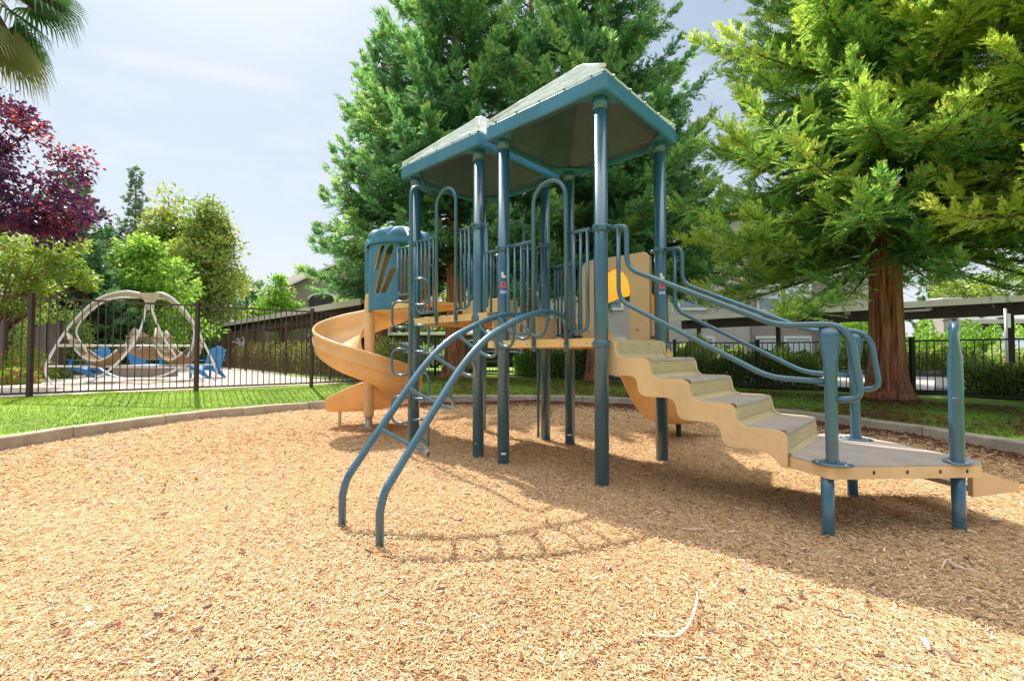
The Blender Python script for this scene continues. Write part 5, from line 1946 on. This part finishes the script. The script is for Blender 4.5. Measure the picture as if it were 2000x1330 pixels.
def broadleaf(label, p, crown_c, radii, n_cl, per, leaf, m_leaf, bark, tr_r, seed, name='broadleaf_tree', group=None, cl_r=.28, shape=None, flat=0.5, wl_=.55, tone_j=.13, fork=.3, droop=0.0, trunk_top=None, limbs=True):
    """crown of leaf clumps inside an ellipsoid; limbs reach each clump"""
    g = np.random.default_rng(seed)
    p = Vector(p)
    root = thing(name, label, 'tree', tuple(p), group)
    cc = np.array(crown_c)
    rad_ = np.array(radii)
    d = unit(n_cl, g)
    rr = g.random(n_cl) ** .42
    C_ = cc + d * rr[:, None] * rad_
    if shape is not None:
        C_ = shape(C_, g)
    n = n_cl * per
    ci = np.repeat(np.arange(n_cl), per)
    crad = cl_r * rad_.mean() * g.uniform(.6, 1.35, n_cl)
    off = unit(n, g) * (g.random(n) ** .5)[:, None] * crad[ci][:, None] * np.array([1.15, 1.15, .72])
    P_ = C_[ci] + off
    out = nrm(off + (C_[ci] - cc) * .15)
    D_ = nrm(out * .8 + g.normal(0, .6, (n, 3)) + np.array([0, 0, -.25 - droop]))
    N_ = np.array([0, 0, 1.0]) * (1 - flat) + out * flat + g.normal(0, .45, (n, 3))
    l_ = leaf * g.uniform(.6, 1.3, n)
    ct = g.normal(0, .14, n_cl)
    T_ = np.clip(.5 + ct[ci] + g.normal(0, tone_j, n), 0, 1)
    V_, F_ = leaf_quads(P_, D_, N_, l_, l_ * wl_ * g.uniform(.8, 1.2, n))
    tt = trunk_top if trunk_top else (cc[2] - p.z) * (1 - fork)
    rows = trunk_mesh(p, max(1.2, tt + .6), tr_r, tr_r * .55, 1.35, ((cc[0] - p.x) / max(tt, 1) * .25, (cc[1] - p.y) / max(tt, 1) * .25), 14, seed, .03)
    part(rows, 'trunk', bark, root)
    if limbs:
        lm_ = MB()
        for i in range(0, n_cl, 2):
            b0 = Vector((p.x, p.y, p.z + tt * g.uniform(.6, 1.0)))
            e = Vector(C_[i])
            mid = b0.lerp(e, .5) + Vector((g.normal(0, .1), g.normal(0, .1), .08 * (e - b0).length))
            limb_tube(lm_, smooth_curve([b0, mid, e], 3), tr_r * .32, .008, 5)
        part(lm_, 'limbs', bark, root)
    np_mesh('crown', V_, F_, m_leaf, root, T_)
    return root
GB = leaf_mat('bright_green_leaf', [(0, (.08, .18, .03)), (.4, (.20, .38, .05)), (.75, (.32, .48, .10)), (1, (.46, .57, .15))], .5, .45, 1.45)
GM = leaf_mat('mid_green_leaf', [(0, (.04, .10, .04)), (.4, (.09, .22, .07)), (.75, (.17, .33, .09)), (1, (.28, .42, .13))], .45, .45, 1.4)
GO = leaf_mat('olive_gold_leaf', [(0, (.10, .17, .06)), (.4, (.23, .32, .09)), (.72, (.38, .43, .10)), (.9, (.56, .50, .08)), (1, (.68, .52, .08))], .45, .5, 1.35)
GY = leaf_mat('yellow_green_leaf', [(0, (.08, .14, .02)), (.4, (.20, .30, .04)), (.75, (.36, .45, .07)), (1, (.50, .54, .13))], .42, .4, 1.3)
GR = leaf_mat('dark_red_leaf', [(0, (.03, .015, .075)), (.45, (.08, .024, .11)), (.74, (.16, .03, .09)), (.90, (.42, .055, .055)), (1, (.64, .15, .07))], .42, .35, 1.6)
GD = leaf_mat('dark_conifer_leaf', [(0, (.03, .08, .045)), (.45, (.065, .17, .09)), (.8, (.12, .25, .12)), (1, (.22, .33, .14))], .4, .5, 1.3)
GC = leaf_mat('blue_grey_conifer_leaf', [(0, (.10, .16, .14)), (.5, (.18, .26, .22)), (1, (.30, .38, .30))], .35, .5, 1.1)
GH = leaf_mat('hedge_leaf', [(0, (.03, .07, .015)), (.4, (.09, .18, .03)), (.75, (.20, .30, .05)), (1, (.38, .40, .14))], .42, .4, 1.3)
GF = leaf_mat('dry_green_hedge_leaf', [(0, (.12, .13, .04)), (.4, (.28, .30, .09)), (.75, (.46, .48, .17)), (1, (.66, .60, .40))], .5, .4, 1.35)
GV = leaf_mat('variegated_leaf', [(0, (.08, .15, .04)), (.35, (.24, .36, .08)), (.7, (.46, .56, .18)), (1, (.66, .68, .38))], .45, .4, 1.3)
# trees beyond the pool
pm = at(-20, 760, 11.5)
def hang(C_, g):
    c = np.array(list(at(88, 430, 11.4)))
    C_[:14] = c + g.normal(0, 1, (14, 3)) * np.array([.36, .3, .34])
    return C_
broadleaf('dark red-leaved plum tree hanging over the yellow-green tree', (-15.0, 11.6, .37), (-13.5, 11.6, 6.0), (2.2, 2.2, 2.0), 84, 190, .125, GR, M['bark_brown'], .13, 21, 'red_plum_tree', cl_r=.22, wl_=.62, tone_j=.17, shape=hang)
broadleaf('yellow-green madrone-like tree with smooth red limbs behind the fence', (-16.6, 14.8, .37), (-16.1, 14.9, 3.85), (2.05, 2.0, 1.55), 60, 190, .12, GY, M['bark_pink'], .13, 22, 'red_barked_tree', cl_r=.22, fork=.55)
def conifer(label, p, H, zb, R0_, nb, seed, m_, name='conifer_tree', leaf=.16, pitch=.1, tr_r=.2, dens=.75, group=None, tone0=0.0):
    return redwood(label, p, H, zb, cone(R0_, zb, H, .8, .05), nb, seed, leaf, pitch, tr_r, m_, group, name=name, dens=dens, tone0=tone0)
conifer('dark green bushy conifer rising beside the grey house gable', tuple(seat(at(128, 700, 21), .35)), 8.9, .3, 3.3, 180, 31, GD, leaf=.28, pitch=.12, dens=1.2)
conifer('dark green conifer low behind the hammock frame', tuple(seat(at(165, 700, 19), .35)), 5.2, .2, 2.6, 130, 35, GD, leaf=.26, pitch=.12, dens=1.2)
conifer('slender blue-grey spire conifer against the pale sky', tuple(seat(at(258, 700, 40), .3)), 17.0, 2.0, 2.5, 130, 32, GC, leaf=.34, pitch=.16, dens=1.3)
def taper(C_, g):
    zmin, zmax = C_[:, 2].min(), C_[:, 2].max()
    t = (C_[:, 2] - zmin) / (zmax - zmin)
    c = C_[:, :2].mean(0)
    C_[:, :2] = c + (C_[:, :2] - c) * (1.15 - .75 * t ** 1.4)[:, None]
    return C_
pa = at(318, 700, 33)
broadleaf('gold-tinged olive green tree with the rounder top beside the blue-grey spire', (pa.x, pa.y, .3), (pa.x, pa.y, 6.6), (2.5, 2.4, 6.3), 190, 110, .30, GO, M['bark_brown'], .2, 23, 'street_tree', cl_r=.22, shape=taper)
pa = at(400, 700, 31)
broadleaf('gold-tinged olive green tree tapering to a leafy point above the carport end', (pa.x, pa.y, .3), (pa.x, pa.y, 6.0), (2.6, 2.6, 6.1), 200, 110, .28, GO, M['bark_brown'], .2, 24, 'street_tree', cl_r=.22, shape=taper)
pa = at(275, 700, 22)
broadleaf('bright green light-filled tree right behind the hammock frame', (pa.x, pa.y, .35), (pa.x, pa.y, 3.7), (3.0, 2.3, 3.0), 110, 125, .22, GB, M['bark_brown'], .13, 25, 'young_shade_tree', cl_r=.24, shape=taper)
pa = at(484, 600, 48)
broadleaf('small round dark green tree at the far end of the carport', (pa.x, pa.y, .3), (pa.x, pa.y, 5.6), (1.9, 1.9, 3.4), 50, 75, .34, GM, M['bark_brown'], .16, 26, 'round_tree', cl_r=.28)
pa = at(545, 600, 42)
broadleaf('small upright bright green tree over the carport roof', (pa.x, pa.y, .3), (pa.x, pa.y, 5.4), (1.85, 1.8, 3.3), 60, 85, .30, GB, M['bark_brown'], .16, 27, 'round_tree', cl_r=.27, shape=taper)
pa = at(1838, 640, 40)
conifer('dark conifer filling the gap under the carport beam', (pa.x, pa.y, .3), 9, .5, 3.2, 70, 33, GD, leaf=.4, pitch=.22)
pa = at(1925, 640, 36)
broadleaf('pale yellow-green tree with a bare dark stem beyond the second carport', (pa.x, pa.y, .3), (pa.x + 1.2, pa.y, 5.4), (4.2, 3, 2.9), 70, 95, .30, GY, M['bark_brown'], .2, 28, 'pale_tree', cl_r=.22, fork=.2)
pa = at(1690, 660, 22)
broadleaf('bright green shrub tree between the redwood trunk and the grey building', (pa.x, pa.y, .3), (pa.x - .2, pa.y, 1.95), (1.3, 1.1, 1.25), 34, 95, .20, GB, M['bark_brown'], .07, 29, 'shrub_tree', cl_r=.3)
pa = at(800, 640, 52)
broadleaf('mid green tree far off past the distant carport', (pa.x, pa.y, .3), (pa.x, pa.y, 5.0), (7, 3, 4.6), 80, 80, .5, GO, M['bark_brown'], .25, 41, 'far_tree', cl_r=.2)
pa = at(930, 640, 56)
conifer('dark green conifer far off between the deck and the first redwood trunk', (pa.x, pa.y, .3), 12, .5, 5, 70, 34, GD, leaf=.5, pitch=.3)
pa = at(620, 640, 62)
broadleaf('mid green tree far behind the carport roof line', (pa.x, pa.y, .3), (pa.x, pa.y, 4.6), (6, 3, 3.6), 50, 80, .5, GM, M['bark_brown'], .25, 42, 'far_tree', cl_r=.2)

# ------------------------------------------------------------ hedges and shrubs
def hedge(label, path, w, h, z0, m_, n, leaf, seed, name='hedge', cat='hedge', lump=.12, wl_=.6, group=None):
    """leafy hedge along a plan path, leaves through its outer shell, woody core"""
    g = np.random.default_rng(seed)
    path = [Vector(q) for q in path]
    root = thing(name, label, cat, (path[0].x, path[0].y, z0), group)
    segl = [(b - a).length for a, b in zip(path, path[1:])]
    tot = sum(segl)
    t = g.random(n) * tot
    P_ = np.zeros((n, 3))
    O_ = np.zeros((n, 3))
    cum = np.r_[0, np.cumsum(segl)]
    si = np.clip(np.searchsorted(cum, t, side='right') - 1, 0, len(segl) - 1)
    A_ = np.array([list(q) for q in path])
    fr = (t - cum[si]) / np.array(segl)[si]
    c = A_[si] + (A_[si + 1] - A_[si]) * fr[:, None]
    dv = nrm(A_[si + 1] - A_[si])
    sv = np.stack([-dv[:, 1], dv[:, 0], np.zeros(n)], 1)
    th = g.uniform(-.15, PI + .15, n)
    rr = g.random(n) ** .35
    lumpf = 1 + lump * np.sin(t * 3.1 + seed) + lump * .8 * np.sin(t * 7.3 + th * 2)
    ca_, sa_ = np.cos(th), np.sin(th)
    ex = np.sign(ca_) * np.abs(ca_) ** .6
    ez = np.sign(sa_) * np.abs(sa_) ** .6
    P_ = c + sv * (w / 2 * ex * rr * lumpf)[:, None]
    P_[:, 2] = z0 + np.clip(h * ez * rr * lumpf, 0.0, None)
    out = sv * ex[:, None] + np.array([0, 0, 1.0]) * ez[:, None]
    low_ = g.random(n) < .25
    P_[low_, 2] = z0 + h * g.random(low_.sum()) * .8
    D_ = out * .6 + g.normal(0, .7, (n, 3)) + np.array([0, 0, .2])
    N_ = out + g.normal(0, .6, (n, 3))
    l_ = leaf * g.uniform(.6, 1.3, n)
    T_ = np.clip(.48 + g.normal(0, .16, n) + .10 * np.sin(t * 2.2), 0, 1)
    V_, F_ = leaf_quads(P_, D_, N_, l_, l_ * wl_)
    np_mesh('foliage', V_, F_, m_, root, T_)
    st_ = MB()
    k_ = max(3, int(tot / .5))
    for i in range(k_):
        s = (i + .5) / k_ * tot
        j = min(int(np.searchsorted(cum, s, side='right') - 1), len(segl) - 1)
        q = path[j].lerp(path[j + 1], (s - cum[j]) / segl[j])
        for e in range(3):
            st_.tube([Vector((q.x, q.y, z0 - .05)), Vector((q.x + g.normal(0, w * .15), q.y + g.normal(0, w * .15), z0 + h * .45)), Vector((q.x + g.normal(0, w * .25), q.y + g.normal(0, w * .25), z0 + h * .85))], [.02, .012, .005], 5)
    part(st_, 'stems', M['bark_brown'], root)
    return root
def off(path, dx, dy):
    return [(q.x + dx, q.y + dy, 0) for q in path]
hedge('clipped dry green hedge behind the brown fence beside the patio', [(q.x + .62, q.y + .62, 0) for q in rp], .8, 1.15, .36, GF, 30000, .10, 51)
def pp(lst):
    return [tuple(Vector((at(a, 720, y).x, y, 0))) for a, y in lst]
hedge('dark green hedge pressed against the low black fence behind the stairs', pp([(1325, 14.1), (1480, 12.7), (1600, 11.9)]), .9, .86, .26, GH, 13000, .085, 52)
hedge('dark green hedge behind the low fence beyond the landing post', pp([(1885, 10.2), (2010, 9.3), (2200, 8.2)]), .8, .75, .24, GH, 9000, .075, 53)
hedge('sunlit yellow-green shrubs behind the fence under the stair tower', pp([(1010, 17.2), (1060, 16.9), (1120, 16.3)]), 1.1, 1.0, .30, GB, 8000, .10, 54)
hedge('dark shrubs behind the fence between two dark posts and the redwood trunk', pp([(1090, 16.3), (1135, 15.8), (1190, 15.3)]), 1.0, .95, .28, GH, 8000, .09, 55)
hedge('bright yellow-green shrub taller than the fence beside the stair rail', pp([(1322, 15.4), (1400, 14.9)]), 1.1, 1.12, .3, GV, 7000, .10, 56, lump=.2)
hedge('long pale variegated shrub bed across the car park drive', [(20.3, 18.3, 0), (14, 20.6, 0), (9, 22.4, 0), (4.5, 24.0, 0)], 1.9, 1.0, .32, GV, 26000, .15, 57, lump=.2)
hedge('bright green rounded shrubs beyond the shrub bed near the sign pole', [(24.5, 21.5, 0), (20.0, 23.5, 0)], 2.0, 1.9, .32, GB, 9000, .18, 58, lump=.25)
hedge('pale flowering hedge behind the brown board screen', pp([(-60, 17.5), (60, 17.3), (150, 16.8)]), 1.5, 2.35, .35, GV, 15000, .12, 59, lump=.15)
hedge('green shrubs along the far patio fence behind the hammocks', pp([(150, 26.5), (300, 26.5), (430, 26.8)]), 1.6, 1.9, .35, GM, 14000, .2, 60, lump=.2)
hedge('bright low shrubs seen under the long carport', pp([(740, 31), (830, 30), (930, 29.5)]), 1.6, 1.0, .33, GB, 7000, .18, 61, lump=.2)
def flower_bush(label, p, r_, h, petal, n, seed, leafm):
    g = np.random.default_rng(seed)
    p = Vector(p)
    root = thing('flower_bush', label, 'flowers', tuple(p), 'flowering plants beside the patio')
    d = unit(n, g)
    d[:, 2] = np.abs(d[:, 2])
    P_ = np.array(p) + d * (g.random(n) ** .4)[:, None] * np.array([r_, r_, h])
    l_ = g.uniform(.05, .11, n)
    V_, F_ = leaf_quads(P_, d + g.normal(0, .5, (n, 3)), d + g.normal(0, .5, (n, 3)), l_, l_ * .5)
    np_mesh('foliage', V_, F_, leafm, root, np.clip(g.normal(.55, .2, n), 0, 1))
    k_ = n // 45
    d = unit(k_, g)
    d[:, 2] = np.abs(d[:, 2])
    cpt = np.array(p) + d * np.array([r_, r_, h]) * 1.02
    ci = np.repeat(np.arange(k_), 6)
    a = np.tile(np.arange(6) * PI / 3, k_)
    D_ = np.stack([np.cos(a), np.sin(a) * .6 - .4, np.sin(a) * .8], 1)
    V_, F_ = leaf_quads(cpt[ci], D_, d[ci] + np.array([0, -.6, 0]), np.full(len(ci), .045), np.full(len(ci), .035))
    np_mesh('blossoms', V_, F_, petal, root)
    return root
PETR = mat('scarlet_petal', (.75, .03, .03), .5, .2, 9, transl=.3)
PETP = mat('magenta_petal', (.72, .02, .16), .5, .2, 9, transl=.3)
flower_bush('low bush with magenta flowers behind the first fence post', seat(at(32, 738, 11.8), .38), .45, .40, PETP, 1500, 71, GY)
flower_bush('yellow-green plant with scarlet flowers beside the board screen', seat(at(45, 728, 13.6), .38), .75, .95, PETR, 2200, 72, GY)
flower_bush('small plant with red flowers below the dark conifer', seat(at(118, 726, 14.4), .38), .28, .30, PETR, 700, 73, GM)

# ------------------------------------------------------------ fan palm
pp_ = Vector((-11.55, 9.6, .37))
pt_ = thing('fan_palm', 'fan palm with drooping fronds and dry threads in the upper corner of the sky', 'palm', tuple(pp_))
part(trunk_mesh(pp_, 8.8, .22, .17, 1.4, (0, 0), 16, 5, .04), 'trunk', M['bark_brown'], pt_)
g = random.Random(4)
PG = leaf_mat('palm_blade', [(0, (.015, .05, .03)), (.5, (.05, .12, .04)), (.85, (.13, .21, .06)), (1, (.30, .29, .16))], .35, .4, 1.3)
crown_o = pp_ + Vector((0, 0, 8.8))
k = 0
for i in range(40):
    az = i * 2.4 + g.uniform(-.2, .2)
    el = R(g.choice([60, 35, 10, -15, -40, -58]) + g.uniform(-8, 8))
    ln = g.uniform(.85, 1.25)
    d = Vector((math.cos(az) * math.cos(el), math.sin(az) * math.cos(el), math.sin(el)))
    tip = crown_o + d * ln + Vector((0, 0, -.18 * ln * ln))
    fr = part(MB().tube(smooth_curve([crown_o, crown_o + d * ln * .55, tip], 4), [.025] * 8 + [.014], 6), 'frond', M['bark_brown'] if el < R(-35) else M['stair'], pt_)
    side = d.cross(UP).normalized()
    upv = side.cross(d).normalized()
    vs, fs, tn = [], [], []
    dead = el < R(-45)
    fl = g.uniform(.72, .98)
    for s in range(34):
        a = R(-118 + 236 * s / 33) 
        dd_ = d * math.cos(a) + side * math.sin(a) + upv * .12
        dd_.normalize()
        w_ = dd_.cross(upv).normalized()
        l0 = fl * (1 - .25 * abs(a) / PI)
        pt0, pt1 = tip, tip + dd_ * l0 * .55
        pt2 = tip + dd_ * l0 * .85 + Vector((0, 0, -.16 * l0))
        pt3 = tip + dd_ * l0 * .98 + Vector((0, 0, -.52 * l0 * g.uniform(.6, 1.3)))
        n0 = len(vs)
        for q_, ww in ((pt0, .008), (pt1, .030), (pt2, .018), (pt3, .003)):
            vs += [q_ + w_ * ww, q_ - w_ * ww]
        fs += [(n0, n0 + 1, n0 + 3, n0 + 2), (n0 + 2, n0 + 3, n0 + 5, n0 + 4), (n0 + 4, n0 + 5, n0 + 7, n0 + 6)]
        t_ = (.97 if dead else g.uniform(.2, .6))
        tn += [t_, t_ + .05, min(1, t_ + .35)]
    np_mesh('fan', [tuple(v) for v in vs], fs, PG, fr, tn)

# ------------------------------------------------------------ small things on the mulch
def strip(label, pts, w, m_, name='bark_strip', lift=.02):
    cu = smooth_curve([Vector((q.x, q.y, float(mulch_z(q.x, q.y)) + lift + z)) for q, z in pts], 6)
    rows = []
    n_ = len(cu)
    for i, p in enumerate(cu):
        a = (cu[min(i + 1, n_ - 1)] - cu[max(i - 1, 0)]).normalized()
        s = a.cross(UP).normalized()
        ww = w * math.sin(PI * min(.97, max(.03, i / (n_ - 1)))) ** .5
        rows.append([p - s * ww + UP * .004, p + UP * .008, p + s * ww + UP * .004, p + s * ww * .9, p + UP * .002, p - s * ww * .9])
    o = MB().grid(rows, closed_v=True).build(name, m_)
    tag(o, label, 'bark strip', 'pale curled bark strips lying on the wood chips')
PALE = mat('pale_dry_bark', (.66, .50, .38), .8, .15, 30)
strip('long pale curled bark strip in the sunlit chips in front of the ladder shadow', [(gp(1262, 1244), 0), (gp(1320, 1252), .01), (gp(1348, 1230), .02), (gp(1362, 1190), .03), (gp(1360, 1168), .01)], .007, PALE)
strip('pale forked bark strip lying in the roof shadow', [(gp(1838, 1122), 0), (gp(1850, 1106), .006), (gp(1868, 1118), .008), (gp(1905, 1128), .004)], .006, PALE)
strip('short straight pale splinter at the edge of the roof shadow', [(gp(1334, 1028), 0), (gp(1352, 1031), .008), (gp(1374, 1030), 0)], .006, PALE)
strip('broad pale bark flake low in the sunny chips', [(gp(1795, 1252), 0), (gp(1806, 1262), .015), (gp(1815, 1278), .0)], .014, PALE)
strip('thin pale twig beside the back pole', [(gp(1018, 862), 0), (gp(1035, 864), .004), (gp(1050, 866), 0)], .006, PALE)
n = 70
g = np.random.default_rng(9)
x, y = g.uniform(-4.5, 5, n), g.uniform(1.7, 8.5, n)
P_ = np.stack([x, y, mulch_z(x, y) + .026], 1)
a = g.random(n) * 2 * PI
D_ = np.stack([np.cos(a), np.sin(a), g.normal(0, .2, n)], 1)
V_, F_ = leaf_quads(P_, D_, np.array([[0, 0, 1.0]]) + g.normal(0, .3, (n, 3)), g.uniform(.025, .055, n), g.uniform(.012, .022, n), .2)
kind(np_mesh('fallen_leaves', V_, F_, leaf_mat('fallen_red_leaf', [(0, (.10, .01, .02)), (.6, (.28, .02, .03)), (1, (.40, .16, .04))], .2, .5, 1.2), tone=g.random(n)), 'stuff', 'scattered small dark red leaves on the wood chips')
